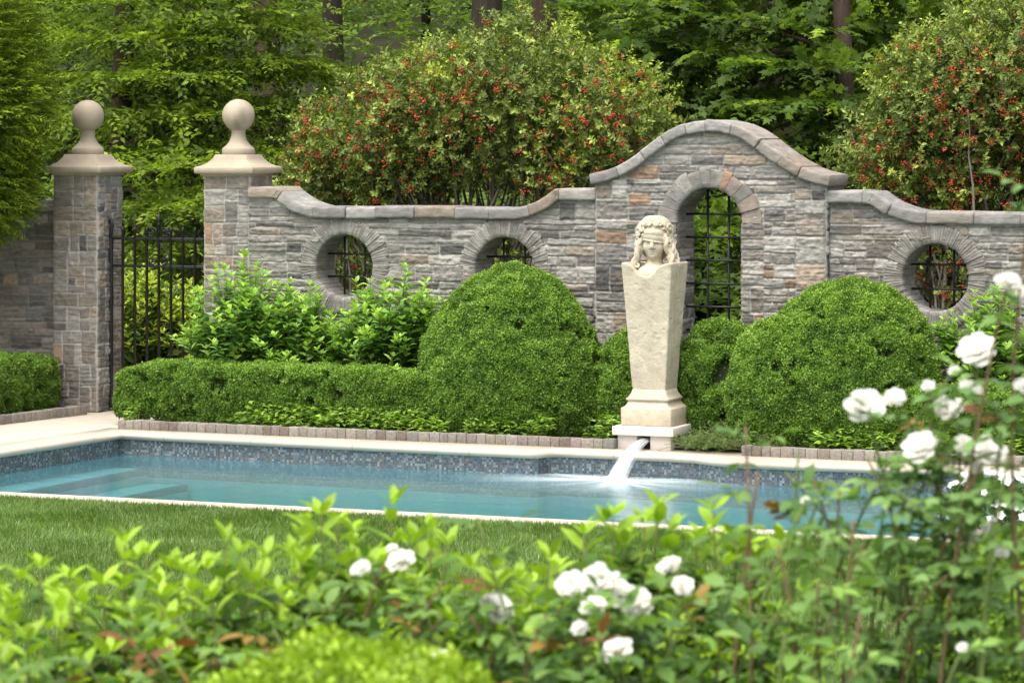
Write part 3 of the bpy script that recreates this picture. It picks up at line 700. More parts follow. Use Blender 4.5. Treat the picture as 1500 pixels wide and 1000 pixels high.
# bust
B0 = np.array([SX + .005, SY - .02, 1.555]); r_ = np.random.default_rng(17)
g = SDF((-.30, -.25, -.12), (.30, .25, .62), .0052)
g.ell((0, .03, .03), (.20, .14, .12)); g.ell((0, -.085, .02), (.165, .10, .11), .03); g.cap((0, -.03, .08), (0, -.01, .2), .06, .055, .04)
g.cap((0, .012, .05), (0, .0, .25), .066, .062, .04)
g.ell((0, .0, .385), (.105, .128, .145), .02); g.ell((0, -.03, .285), (.096, .092, .10), .04); g.ell((0, -.098, .213), (.034, .03, .03), .035)
for s in (-1, 1): g.ell((s * .05, -.078, .285), (.04, .038, .045), .03)
g.cap((0, -.118, .355), (0, -.15, .292), .013, .018, .016)
for s in (-1, 1): g.ell((s * .017, -.13, .284), (.013, .014, .011), .008)
g.ell((0, -.119, .249), (.030, .017, .009), .008); g.ell((0, -.116, .232), (.025, .017, .010), .008)
g.ell((0, -.142, .2405), (.032, .016, .003), .004, 'sub'); g.ell((0, -.128, .218), (.02, .008, .005), .008, 'sub')
for s in (-1, 1): g.ell((s * .046, -.124, .326), (.022, .014, .008), .012, 'sub')
# blindfold: a band of cloth wound round the brow
def band(P):
    q = (P - np.array([0, .002, .39])) / np.array([.119, .142, .2]); k0 = np.linalg.norm(q, axis=-1); d = (k0 - 1) * .12
    fold = .0016 * np.sin(P[..., 2] * 130 + P[..., 0] * 9); return np.maximum(d + fold, np.abs(P[..., 2] - .392 + .03 * P[..., 0]) - .050)
g.put(band, (-.13, -.16, .33), (.13, .16, .47), .006)
for zz in (.343,): g.chain([(.121 * math.cos(a), .003 + .143 * math.sin(a), zz - .02 * math.cos(a)) for a in np.linspace(R(190), R(350), 14)], [.006] * 14, .006)
# hair: cap of curls, then long locks to the shoulders
g.ell((0, .03, .435), (.130, .138, .125), .02); g.ell((0, .07, .34), (.150, .095, .19), .03)
def hs_(a, e, k=1.0):      # a point on the hair's surface: a round the head from the face, e down from the crown
    return np.array([k * .142 * math.sin(a) * math.sin(e), .025 - k * .150 * math.cos(a) * math.sin(e), .440 + k * .124 * math.cos(e)])
for i in range(46):         # wavy strands combed from the crown to the hairline
    a = -math.pi + 2 * math.pi * (i + r_.uniform(0, .6)) / 46; e1 = R(58) if abs(a) < .75 else (R(84) if abs(a) < 1.5 else R(110)); ph = r_.uniform(0, 6.28); pts, rd = [], []
    for t_ in np.linspace(0, 1, 12):
        e = .12 + (e1 - .12) * t_; pts.append(hs_(a + .16 * math.sin(7 * t_ + ph) * (.3 + t_), e, 1.0 + .035 * math.sin(9 * t_ + ph))); rd.append(.010 + .010 * math.sin(math.pi * min(1, t_ * 1.1)))
    g.chain(pts, rd, .0035)
    if abs(a) < 1.6 and i % 2 == 0: g.tor(pts[-1] + np.array([0, -.006, -.004]), (math.sin(a) + r_.uniform(-.4, .4), -math.cos(a), .4), r_.uniform(.013, .02), .0105, .003)
for s in (-1, 1):           # bunched curls over the ears, then long wavy locks falling on the shoulders
    for q in range(12):
        g.tor((s * (.128 + r_.uniform(0, .034)), -.07 + r_.uniform(0, .11), .475 - .014 * q + r_.uniform(-.01, .01)), (s + r_.uniform(-.4, .4), -.9, r_.uniform(-.3, .5)), r_.uniform(.015, .025), r_.uniform(.010, .014), .003)
    for q in range(15):
        f = q / 14; ph = r_.uniform(0, 6.28); sp_ = r_.uniform(.7, 1.15) * (1.15 if s > 0 else .85); pts = []; zb = r_.uniform(.07, .14)
        for t_ in np.linspace(0, 1, 18):
            w = .122 + .085 * sp_ * t_ ** .9 - .02 * (f < .35) + .017 * math.sin(11 * t_ + ph); pts.append((s * w, -.085 + .17 * f - .02 * t_ + .015 * math.cos(11 * t_ + ph), .40 - (.40 - zb) * t_))
        g.chain(pts, [.011 + .007 * math.sin(math.pi * t_) for t_ in np.linspace(0, 1, 18)], .003)
        if q % 3 == 0: g.tor(np.array(pts[-1]) + np.array([0, -.012, .004]), (.3 * s, -1, r_.uniform(0, .5)), .018, .012, .003)
V, Q = g.mesh(); V = V + fbm(V, 40, 3)[:, None] * .0015
rz = R(10); V = np.stack([V[:, 0] * math.cos(rz) - V[:, 1] * math.sin(rz), V[:, 0] * math.sin(rz) + V[:, 1] * math.cos(rz), V[:, 2]], -1) + B0
mb = MB(); mb.add(V, Q, stained(V, 62) * 1.03); mb.build('bust', M['marble'], statue, smooth=True)

# ------------------------------------------------------------------ fountain base and its water
fb = thing('fountain_base', (SX, SY, 0), 'smooth pale stone block base with a spout slot beneath the herm statue', 'fountain')
mb = MB(); box(mb, -10.595, -10.0, -1.6, -.97, .125, .205, .004, (.66, .60, .52)); mb.build('slab', M['limestone'], fb)
LG = (.56, .51, .45)
mb = MB(); box(mb, -10.555, -10.365, -1.565, -1.0, -.02, .1245, .004, LG); mb.build('block', M['limestone'], fb)
mb = MB(); box(mb, -10.235, -10.035, -1.565, -1.0, -.02, .1245, .004, LG); mb.build('block', M['limestone'], fb)
mb = MB(); box(mb, -10.365, -10.235, -1.42, -1.05, -.02, .124, 0, (.10, .07, .055)); mb.build('slot', M['limestone'], fb)
mb = MB(); box(mb, -10.36, -10.24, -1.56, -1.40, .075, .085, .002, (.06, .10, .10)); mb.build('spout', M['iron'], fb)

m, t, b = mat('falling_water'); M['jet'] = m
a = N(t, 'ShaderNodeAttribute', attribute_name='Col'); mp = N(t, 'ShaderNodeMapping'); mp.inputs['Scale'].default_value = (26, 1.2, 1); t.links.new(a.outputs['Vector'], mp.inputs[0])
n1 = N(t, 'ShaderNodeTexNoise', Scale=1.0, Detail=3.0); t.links.new(mp.outputs[0], n1.inputs['Vector'])
sp = N(t, 'ShaderNodeSeparateXYZ'); t.links.new(a.outputs['Vector'], sp.inputs[0])
mr = N(t, 'ShaderNodeMapRange'); mr.inputs[1].default_value = .3; mr.inputs[2].default_value = .7; mr.inputs[3].default_value = -.15; mr.inputs[4].default_value = .62; t.links.new(n1.outputs[0], mr.inputs[0])
ad = N(t, 'ShaderNodeMath', operation='MULTIPLY_ADD'); t.links.new(sp.outputs[1], ad.inputs[0]); ad.inputs[1].default_value = .12; t.links.new(mr.outputs[0], ad.inputs[2])
ed = N(t, 'ShaderNodeMath', operation='MULTIPLY'); ed.use_clamp = True; t.links.new(ad.outputs[0], ed.inputs[0]); t.links.new(sp.outputs[2], ed.inputs[1])
t.nodes.remove(b)
tp = N(t, 'ShaderNodeBsdfTransparent'); df = N(t, 'ShaderNodeBsdfDiffuse'); df.inputs[0].default_value = (.86, .9, .93, 1)
tl_ = N(t, 'ShaderNodeBsdfTranslucent'); tl_.inputs[0].default_value = (.86, .9, .93, 1); gs = N(t, 'ShaderNodeBsdfGlossy', Roughness=.25); gs.inputs[0].default_value = (1, 1, 1, 1)
m1 = N(t, 'ShaderNodeMixShader'); m1.inputs[0].default_value = .5; t.links.new(df.outputs[0], m1.inputs[1]); t.links.new(tl_.outputs[0], m1.inputs[2])
m2 = N(t, 'ShaderNodeMixShader'); m2.inputs[0].default_value = .12; t.links.new(m1.outputs[0], m2.inputs[1]); t.links.new(gs.outputs[0], m2.inputs[2])
m3 = N(t, 'ShaderNodeMixShader'); t.links.new(ed.outputs[0], m3.inputs[0]); t.links.new(tp.outputs[0], m3.inputs[1]); t.links.new(m2.outputs[0], m3.inputs[2]); t.links.new(m3.outputs[0], t.nodes['Material Output'].inputs[0])
mb = MB()
def sheet(thk, yo, w0, w1, sd):
    ns, nu = 26, 22; V, C = [], []
    for i in range(ns):
        t_ = i / (ns - 1); y_ = -1.50 - .82 * t_ + yo * t_; z_ = .088 - .02 * t_ - .285 * t_ ** 2.1; w = w0 + (w1 - w0) * t_
        for j in range(nu):
            u = j / (nu - 1) * 2 - 1; V.append((-10.30 + u * w + .012 * math.sin(3 * t_ + sd), y_ + .02 * math.cos(u * 7 + sd) * t_, z_ + thk * (1 - u * u) - .01 * u * u))
            C.append((u * .5 + sd, t_, min(1, (1 - abs(u)) * 5 + .1)))
    idx = np.arange(ns * nu).reshape(ns, nu); mb.add(V, np.stack([idx[:-1, :-1], idx[:-1, 1:], idx[1:, 1:], idx[1:, :-1]], -1).reshape(-1, 4), C)
sheet(.012, 0, .06, .105, 0); sheet(-.008, .06, .057, .09, 3.3); sheet(.02, -.05, .05, .085, 6.1)
tag(mb.build('water_stream', M['jet'], smooth=True), 'smooth white stream of water falling from the fountain slot into the pool', 'water stream')
# foam where it lands: low ridges running out over the surface
m, t, b = mat('splash_foam'); M['foam'] = m
a = N(t, 'ShaderNodeAttribute', attribute_name='Col'); sp = N(t, 'ShaderNodeSeparateXYZ'); t.links.new(a.outputs['Vector'], sp.inputs[0]); t.nodes.remove(b)
tp = N(t, 'ShaderNodeBsdfTransparent'); df = N(t, 'ShaderNodeBsdfDiffuse'); df.inputs[0].default_value = (.85, .9, .92, 1); m3 = N(t, 'ShaderNodeMixShader')
t.links.new(sp.outputs[0], m3.inputs[0]); t.links.new(tp.outputs[0], m3.inputs[1]); t.links.new(df.outputs[0], m3.inputs[2]); t.links.new(m3.outputs[0], t.nodes['Material Output'].inputs[0])
mb = MB(); nr, na = 30, 96; V, C = [], []
for i in range(nr):
    for j in range(na):
        a_ = j / na * 2 * math.pi; rad = .03 + 1.5 * (i / (nr - 1)) ** 1.5
        s_ = float(vnoise(np.array([[math.cos(a_) * 3.2, math.sin(a_) * 3.2, 1.7]]), 2.4, 4)[0]); st = max(0, .35 + .9 * s_) ** 1.5
        al = .95 * math.exp(-(rad / .11) ** 2) + .85 * st * math.exp(-rad / .55) + .30 * math.exp(-rad / .7); al *= max(0, 1 - (rad / 1.5) ** 2)
        x_, y_ = -10.30 + rad * math.cos(a_) * 1.05, -2.33 + rad * math.sin(a_) * .8
        V.append((x_, max(y_, -6) if y_ < -1.98 else -1.98, W_Z + .004 + .03 * math.exp(-(rad / .13) ** 2))); C.append((al, 0, 0))
i = np.arange(nr - 1)[:, None] * na; j = np.arange(na)[None]; k = (j + 1) % na
mb.add(V, np.stack([i + j, i + k, i + na + k, i + na + j], -1).reshape(-1, 4)[:, ::-1], C); tag(mb.build('splash_foam', M['foam'], smooth=True), kind='stuff')
# ------------------------------------------------------------------ leaves
TPL = {
 'chip': (np.array([(0, 0, 0), (-.5, .45, .10), (0, 1, -.06), (.5, .45, .10)]), [np.array([(0, 3, 2), (0, 2, 1)])]),
 'oval': (np.array([(0, 0, 0), (-.40, .25, .06), (0, .28, 0), (.40, .25, .06), (-.40, .62, .02), (0, .64, -.05), (.40, .62, .02), (0, 1, -.16)]),
          [np.array([(0, 2, 1), (0, 3, 2), (4, 5, 7), (5, 6, 7)]), np.array([(1, 2, 5, 4), (2, 3, 6, 5)])]),
 'maple': (np.array([(0, .12, 0), (.22, 0, -.02), (.5, .16, -.06), (.30, .30, .02), (.56, .58, -.08), (.24, .55, .02), (0, 1, -.10), (-.24, .55, .02), (-.56, .58, -.08), (-.30, .30, .02), (-.5, .16, -.06), (-.22, 0, -.02)]),
           [np.array([(0, k, k + 1) for k in range(1, 11)])]),
 'blade': (np.array([(-.5, 0, 0), (.5, 0, 0), (0, 1, -.18)]), [np.array([(0, 1, 2)])]),
}
def leaves(mb, P, D, Nn, L, W, C, shape='chip'):
    """one leaf per point: D along the leaf, Nn its upper side"""
    n = len(P); T, Fs = TPL[shape]; D = norm(D); X = norm(np.cross(D, Nn)); U = np.cross(X, D)
    L = np.broadcast_to(L, n); W = np.broadcast_to(W, n)
    V = P[:, None] + X[:, None] * (T[None, :, 0:1] * W[:, None, None]) + D[:, None] * (T[None, :, 1:2] * L[:, None, None]) + U[:, None] * (T[None, :, 2:3] * L[:, None, None])
    k = len(T); o = np.arange(n)[:, None, None] * k
    mb.add(V.reshape(-1, 3), [(f[None] + o).reshape(-1, f.shape[1]) for f in Fs], np.repeat(np.broadcast_to(C, (n, 3)), k, 0))

def tint(n, a, b_, dev=.16, t_=None):
    t_ = rng.random(n) if t_ is None else t_
    return np.clip((np.array(a) + (np.array(b_) - np.array(a)) * t_[:, None]) * np.exp(rng.normal(0, dev, (n, 1))), .004, .9)

def superq(c, a, b_, h, e1=1.0, e2=1.0, nu=96, nv=48, lump=.03, lf=2.2, seed=0, zmin=None, shear=None):
    u = np.linspace(-math.pi, math.pi, nu, endpoint=False); v = np.linspace(-math.pi / 2, math.pi / 2, nv)
    f = lambda x, e: np.sign(x) * np.abs(x) ** e
    UU, VV = np.meshgrid(u, v); x = a * f(np.cos(VV), e1) * f(np.cos(UU), e2); y = b_ * f(np.cos(VV), e1) * f(np.sin(UU), e2); z = h * f(np.sin(VV), e1)
    V = np.stack([x, y, z], -1).reshape(-1, 3); nrm = norm(V / np.array([a, b_, h]) ** 2)
    Pw = V + np.array(c); d = fbm(Pw, lf, seed, 2) * lump + fbm(Pw, lf * 3.3, seed + 5, 2) * lump * .5
    V = Pw + nrm * d[:, None]
    if zmin is not None: V[:, 2] = np.maximum(V[:, 2], zmin)
    i = np.arange(nv - 1)[:, None] * nu; j = np.arange(nu)[None]; k = (j + 1) % nu
    return V, np.stack([i + j, i + k, i + nu + k, i + nu + j], -1).reshape(-1, 4)

def sample_surface(V, Q, n):
    T = np.concatenate([Q[:, [0, 1, 2]], Q[:, [0, 2, 3]]]); a, b_, c = V[T[:, 0]], V[T[:, 1]], V[T[:, 2]]
    cr_ = np.cross(b_ - a, c - a); ar = np.linalg.norm(cr_, axis=1); k = rng.choice(len(T), n, p=ar / ar.sum())
    r1, r2 = np.sqrt(rng.random(n)), rng.random(n); P = a[k] * (1 - r1)[:, None] + b_[k] * (r1 * (1 - r2))[:, None] + c[k] * (r1 * r2)[:, None]
    return P, cr_[k] / (ar[k][:, None] + 1e-12), ar.sum()

BOX_D, BOX_L, BOX_T = (.048, .100, .014), (.15, .275, .034), (.33, .50, .065)
def boxwood(name, label, surfs, leaf=.0235, dens=16000, group=None, cat='hedge', base=None, gaps=.35):
    c = np.mean([s[0].mean(0) for s in surfs], 0); th = thing(name, (c[0], c[1], 0 if base is None else base), label, cat, group)
    mb, core = MB(), MB()
    for V, Q in surfs:
        n0 = sample_surface(V, Q, 10)[2]; n = int(n0 * dens); P, Nn, _ = sample_surface(V, Q, n)
        cc = V.mean(0); flip = ((P - cc) * Nn).sum(1) < 0; Nn[flip] *= -1
        keep = Nn[:, 2] > -.75; P, Nn = P[keep], Nn[keep]; n = len(P)
        tuft = fbm(P, 10, 3, 2); gap = fbm(P, 6.5, 11, 3)
        off = .040 * tuft + rng.normal(0, .009, n) - .09 * sstep(gaps - .05, gaps + .2, gap) - np.abs(rng.normal(0, .02, n))
        P = P + Nn * off[:, None]
        D = norm(Nn * .55 + rand_unit(n) * .95 + np.array([0, 0, .45])); U = norm(Nn + rand_unit(n) * .8 + np.array([0, 0, .3]))
        new = sstep(-.4, .4, tuft + rng.normal(0, .3, n)) * sstep(-.5, .65, Nn[:, 2] + .1)  # new growth tint, weighted to upward faces to paint the top light in
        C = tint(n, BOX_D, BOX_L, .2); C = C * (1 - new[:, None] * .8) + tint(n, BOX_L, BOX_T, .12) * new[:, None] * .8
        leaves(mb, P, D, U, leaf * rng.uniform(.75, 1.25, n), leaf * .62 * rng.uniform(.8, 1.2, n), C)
        nv_ = V - cc; ext = np.abs(nv_).max(0); Vc = cc + nv_ * (1 - .085 / ext); core.add(Vc, Q, (.022, .028, .012))
    core.build('dark_core', M['soil'], th, smooth=True); mb.build('foliage', M['box'], th); return th  # solid dark core closing the gaps behind the leaves, no twigs modelled

# box hedges and domes of the bed
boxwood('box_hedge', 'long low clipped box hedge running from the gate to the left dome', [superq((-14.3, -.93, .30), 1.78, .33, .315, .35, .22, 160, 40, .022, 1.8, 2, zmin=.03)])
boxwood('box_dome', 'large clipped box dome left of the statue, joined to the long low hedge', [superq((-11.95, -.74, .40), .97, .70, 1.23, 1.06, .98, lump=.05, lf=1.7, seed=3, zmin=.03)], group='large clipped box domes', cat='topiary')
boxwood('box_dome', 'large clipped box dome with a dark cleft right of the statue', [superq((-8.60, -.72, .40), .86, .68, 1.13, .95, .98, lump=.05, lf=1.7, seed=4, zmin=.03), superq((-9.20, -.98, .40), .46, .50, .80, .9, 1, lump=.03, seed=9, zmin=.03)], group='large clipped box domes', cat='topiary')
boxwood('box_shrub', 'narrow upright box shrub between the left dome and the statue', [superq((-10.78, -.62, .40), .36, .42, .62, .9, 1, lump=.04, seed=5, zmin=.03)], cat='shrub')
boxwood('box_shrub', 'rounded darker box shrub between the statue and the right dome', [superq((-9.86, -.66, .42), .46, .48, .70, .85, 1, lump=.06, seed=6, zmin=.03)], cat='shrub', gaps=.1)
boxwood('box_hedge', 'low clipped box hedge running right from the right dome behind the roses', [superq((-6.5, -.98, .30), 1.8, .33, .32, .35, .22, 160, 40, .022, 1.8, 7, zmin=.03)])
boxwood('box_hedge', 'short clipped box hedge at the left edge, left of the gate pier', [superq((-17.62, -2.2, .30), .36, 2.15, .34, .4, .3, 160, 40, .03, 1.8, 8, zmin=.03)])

# pachysandra along the edging
def groundcover(x0, x1, label):
    mb = MB(); n = int((x1 - x0) * 105)
    for i in range(n):
        x = rng.uniform(x0, x1)
        if vnoise(np.array([[x * 1.8, 3.3, 1.1]]), 1, 6)[0] < -.42: continue
        y = rng.uniform(-1.58, -1.25); h = rng.uniform(.06, .13) + .12 * (y + 1.58) / .33; k = rng.integers(6, 10); a = rng.uniform(0, 6.28) + np.arange(k) * 2.4
        D = np.stack([np.cos(a), np.sin(a), rng.uniform(-.2, .55, k)], -1); P = np.array([x, y, .04 + h]) + rng.normal(0, .012, (k, 3)) - np.array([0, 0, .035]) * (np.arange(k) % 3)[:, None]
        leaves(mb, P, D, np.tile([0, 0, 1.0], (k, 1)) + rng.normal(0, .25, (k, 3)), rng.uniform(.05, .085, k), rng.uniform(.028, .042, k), tint(k, (.08, .16, .025), (.27, .42, .055), .2, np.full(k, rng.random())), 'oval')
    tag(mb.build('ground_cover', M['leaf']), kind='stuff')
groundcover(-15.75, -10.62, ''); groundcover(-9.3, -4.8, '')

# ------------------------------------------------------------------ leafy shrubs built stem by stem
def stem_shrub(name, label, cat, base, spread, height, nst, leaf, nodes, cols, group=None, bend=.3, tipcol=None, side=True, seed=0, stemcol=(.10, .10, .03), stems=None, lmat='leaf', low=.2, wid=.55):
    r = np.random.default_rng(seed); base = np.array(base, float); th = thing(name, base, label, cat, group); st, lf = MB(), MB()
    paths = []
    for i in range(nst):
        a = r.uniform(0, 6.28); q = math.sqrt(r.random()); h = height * r.uniform(.55, 1.0) * (1 - .35 * q * q)
        tip = base + np.array([math.cos(a) * q * spread[0], math.sin(a) * q * spread[1], h]); paths.append((base + (tip - base) * np.array([.25, .25, 0]) + r.normal(0, .02, 3) * np.array([1, 1, 0]), tip))
    if stems is not None: paths += [(base + (np.array(t_) - base) * np.array([.35, .35, 0]), np.array(t_, float)) for t_ in stems]
    for p0, p1 in paths:
        mid = (p0 + p1) / 2 + np.array([*(-(p1 - p0)[:2] * bend * .5), .0]) + r.normal(0, .02, 3); t_ = np.linspace(0, 1, 9)[:, None]
        P = p0 * (1 - t_) ** 2 + 2 * mid * t_ * (1 - t_) + p1 * t_ ** 2; tube(st, P, np.linspace(.005, .002, 9) * leaf / .08, 4, stemcol)
        brs = [P]
        if side:
            for q in range(r.integers(2, 5)):
                f = r.uniform(.35, .85); o = P[int(f * 8)]; d = norm(rand3(r) + np.array([0, 0, .7]) + (P[-1] - P[0]) * .3); l = (1 - f) * np.linalg.norm(p1 - p0) * r.uniform(.4, .8) + leaf
                tt = np.linspace(0, 1, 6)[:, None]; Bp = o + d * l * tt + np.array([0, 0, .08 * l]) * tt ** 2; tube(st, Bp, .002 * leaf / .08, 3, stemcol); brs.append(Bp)
        for Bp in brs:
            s = np.concatenate([[0], np.cumsum(np.linalg.norm(np.diff(Bp, axis=0), axis=1))]); n = max(2, int(s[-1] / (leaf * nodes))); f = np.linspace(low if Bp is P else .1, 1, n); ph = r.uniform(0, 6.28)
            Tn = norm(Bp[-1] - Bp[-2])
            for k, ff in enumerate(f):
                o = np.array([np.interp(ff * s[-1], s, Bp[:, q]) for q in range(3)]); top = k >= n - 2; m_ = 4 if k == n - 1 else 2
                a = ph + k * math.pi / 2 + np.arange(m_) * 2 * math.pi / m_; up = .9 if k == n - 1 else (.55 if top else .15)
                D = np.stack([np.cos(a), np.sin(a), np.full(m_, up)], -1) + r.normal(0, .18, (m_, 3)) + Tn * .3; sz = leaf * (.62 if k == n - 1 else (.85 if top else 1)) * r.uniform(.75, 1.2, m_)
                tc_ = (cols[1] if tipcol is None else tipcol) if top else cols[0]; mixv = np.clip(ff ** 2 + r.normal(0, .15), 0, 1)
                C = np.array(tc_) * (1 - 0) if top else np.array(cols[0]) * (1 - mixv) + np.array(cols[1]) * mixv
                leaves(lf, np.tile(o, (m_, 1)) + D * .004, D, np.tile([0, 0, 1.0], (m_, 1)) + r.normal(0, .2, (m_, 3)) - D * .0, sz, sz * wid, np.tile(C, (m_, 1)) * np.exp(r.normal(0, .16, (m_, 1))), 'oval')
    st.build('stems', M['twig'], th); lf.build('foliage', M[lmat], th); return th
def rand3(r): v = r.normal(size=3); return v / np.linalg.norm(v)
HG = ((.085, .19, .04), (.20, .38, .08))
stem_shrub('hydrangea_shrub', 'tall leafy green shrub behind the hedge, against the right gate pier', 'shrub', (-15.0, -.42, .04), (.70, .40), 1.80, 60, .115, .5, HG, 'leafy shrubs between hedge and wall', tipcol=(.33, .52, .09), seed=1)
stem_shrub('hydrangea_shrub', 'leafy green shrub behind the hedge, below the left round window', 'shrub', (-14.3, -.40, .04), (.50, .36), 1.42, 44, .115, .5, HG, 'leafy shrubs between hedge and wall', tipcol=(.33, .52, .09), seed=2)
stem_shrub('hydrangea_shrub', 'leafy green shrub between the two left round windows, beside the left dome', 'shrub', (-13.35, -.40, .04), (.72, .36), 1.66, 62, .115, .5, HG, 'leafy shrubs between hedge and wall', tipcol=(.33, .52, .09), seed=3)
stem_shrub('hydrangea_shrub', 'leafy green shrub below the right round window, beside the right dome', 'shrub', (-7.3, -.40, .04), (.62, .36), 1.5, 52, .115, .5, HG, 'leafy shrubs between hedge and wall', tipcol=(.28, .46, .08), seed=4)
stem_shrub('hydrangea_shrub', 'leafy green shrub at the right edge in front of the wall', 'shrub', (-6.2, -.40, .04), (.7, .36), 1.5, 50, .115, .5, HG, 'leafy shrubs between hedge and wall', tipcol=(.28, .46, .08), seed=5)

# feathery plant beside the fountain
th = thing('feathery_plant', (-9.55, -1.45, 0), 'fine feathery grey green plant sprawling right of the fountain base', 'plant'); mb = MB(); st = MB()
for i in range(420):
    o = np.array([rng.uniform(-9.93, -9.12), rng.uniform(-1.62, -1.2), .03]); d = norm(np.array([rng.normal(0, .6), rng.normal(-.25, .4), rng.uniform(.35, 1)])); l = rng.uniform(.22, .46) * (1 - .5 * abs(o[0] + 9.5) / .45)
    t_ = np.linspace(0, 1, 6)[:, None]; P = o + d * l * t_ - np.array([0, 0, .35 * l]) * t_ ** 2; tube(st, P, .0022, 3, (.12, .15, .05)); n = 16; f = rng.random(n); o2 = np.stack([np.interp(f, t_[:, 0], P[:, k]) for k in range(3)], -1)
    leaves(mb, o2, rand_unit(n) + d * .9, rand_unit(n), .032, .0035, tint(n, (.14, .22, .07), (.30, .40, .14)))
st.build('stems', M['twig'], th); mb.build('foliage', M['leaf'], th)

# ------------------------------------------------------------------ lawn blades
mb = MB(); n = 500000; P = np.stack([rng.uniform(-17.0, -3.2, n), -7.235 - 8.5 * rng.random(n) ** 1.25], -1)
r2 = P - np.array([0, -CY]); zc = -r2[:, 0] * SN + r2[:, 1] * CS; xc = r2[:, 0] * CS + r2[:, 1] * SN; k = (np.abs(xc / zc) < .225) & (zc > 12); P = P[k]; n = len(P)
Pz = np.concatenate([P, ground_z(P[:, 0], P[:, 1])[:, None] - .012], 1); w = fbm(Pz, 1.3, 4, 3); lean = np.stack([fbm(Pz, 2.5, 5), fbm(Pz, 2.5, 6), 0 * w], -1) * .7
D = np.array([0, 0, 1.0]) + lean + rng.normal(0, .33, (n, 3)); C = tint(n, (.05, .10, .012), (.125, .215, .03), .28) * (1 + .25 * w[:, None]); dry = rng.random(n) < .09; C[dry] = tint(dry.sum(), (.18, .25, .07), (.30, .36, .16), .1)
leaves(mb, Pz, D, np.tile([0, -1, .3], (n, 1)) + rng.normal(0, .6, (n, 3)), rng.uniform(.035, .062, n), rng.uniform(.004, .008, n), C, 'blade')
tag(mb.build('lawn_grass', M['grass']), kind='stuff')
# ------------------------------------------------------------------ woodland behind the wall
def trunk_path(x, y, h, r, lean=.03, seed=0, n=14):
    z0 = float(ground_z(x, y)) - .15; t_ = np.linspace(0, 1, n); g = np.random.default_rng(seed); a = g.uniform(0, 6.28)
    P = np.stack([x + math.cos(a) * lean * h * t_ + .06 * np.sin(5 * t_ + a), y + math.sin(a) * lean * h * t_, z0 + h * t_], -1); return P, r * (1 - .55 * t_) * (1 + .55 * np.exp(-t_ * h / .5))
def sprays(mb, S, Dr, k, l, leaf, C, shape='chip', droop=.25, wid=.5, flat=.35):
    """S twig starts, Dr their directions: k leaves set alternately along each"""
    n = len(S); Dr = norm(Dr); side = norm(np.cross(Dr, np.array([0, 0, 1.0]) + rng.normal(0, .25, (n, 3)))); U = norm(np.cross(side, Dr)); U[U[:, 2] < 0] *= -1
    f = (np.arange(k) + .5) / k; sg = np.where(np.arange(k) % 2 == 0, 1, -1); L = np.broadcast_to(l, n)[:, None, None]
    P = S[:, None] + Dr[:, None] * (L * f[None, :, None]) - np.array([0, 0, 1.0]) * (L * droop * f[None, :, None] ** 2)
    D = side[:, None] * (sg[None, :, None] * .9) + Dr[:, None] * .7 + rng.normal(0, .22, (n, k, 3)) - np.array([0, 0, .25]); Nn = U[:, None] + rng.normal(0, flat, (n, k, 3))
    P = P.reshape(-1, 3); lf = leaf * rng.uniform(.7, 1.2, n * k); C = np.repeat(C, k, 0) * np.exp(rng.normal(0, .14, (n * k, 1)))
    leaves(mb, P, D.reshape(-1, 3), Nn.reshape(-1, 3), lf, lf * wid, C, shape)
def blob_points(c, r_, n, shell=.45):
    d = rand_unit(n); q = rng.random(n) ** shell; return np.array(c) + d * np.array(r_) * q[:, None], d
def tree(name, label, x, y, h, tr, crowns, leaf, cols, nspray=900, k=12, sl=.55, shape='chip', group=None, cat='tree', lime=.15, seed=0, bark=(.07, .05, .04), wid=.52, lean=.03, tier=True):
    """trunk, limbs to the heart of every crown lobe, and a crown of leafy sprays"""
    th = thing(name, (x, y, float(ground_z(x, y))), label, cat, group); P, rad = trunk_path(x, y, h, tr, lean, seed); mb = MB(); tube(mb, P, rad, 14, bark, wob=tr * .16, seed=seed); mb.build('trunk', M['bark'], th, smooth=True)
    g = np.random.default_rng(seed + 50); lf = MB()
    tot = sum(a[3] for a in crowns)
    for (cx_, cy_, cz_, wgt, rx, ry, rz_) in crowns:
        c = np.array([cx_, cy_, cz_]); i = int(np.clip(np.searchsorted(P[:, 2], cz_ - rz_ * .6), 1, len(P) - 1)); o = P[i]
        n = max(12, int(nspray * wgt / tot)); S, d = blob_points(c, (rx, ry, rz_), n)
        if tier: S[:, 2] = cz_ + np.round((S[:, 2] - cz_) / .45 + rng.normal(0, .18, n)) * .45
        br = MB()
        for q in range(max(2, int(5 * wgt / tot * 3))):
            e = S[g.integers(len(S))]; t_ = np.linspace(0, 1, 8)[:, None]; m_ = (o + e) / 2 + np.array([0, 0, .25 * np.linalg.norm(e - o) * .4]); B = o * (1 - t_) ** 2 + 2 * m_ * t_ * (1 - t_) + e * t_ ** 2
            tube(br, B + g.normal(0, .015, B.shape) * np.linspace(0, 1, 8)[:, None], np.linspace(tr * .28, .008, 8), 6, bark)
        br.build('limb', M['bark'], th, smooth=True)
        Dr = d + rng.normal(0, .5, (n, 3)); Dr[:, 2] = Dr[:, 2] * .4 - .05
        C = tint(n, cols[0], cols[1], .2); lm = rng.random(n) < lime; C[lm] = tint(lm.sum(), cols[1], cols[2], .15)
        sprays(lf, S, Dr, k, sl * rng.uniform(.6, 1.2, n), leaf, C, shape, wid=wid)
    lf.build('crown', M['tree'], th); return th
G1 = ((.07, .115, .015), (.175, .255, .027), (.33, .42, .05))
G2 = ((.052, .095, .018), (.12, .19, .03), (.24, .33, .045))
G3 = ((.19, .26, .05), (.38, .47, .09), (.54, .62, .13))

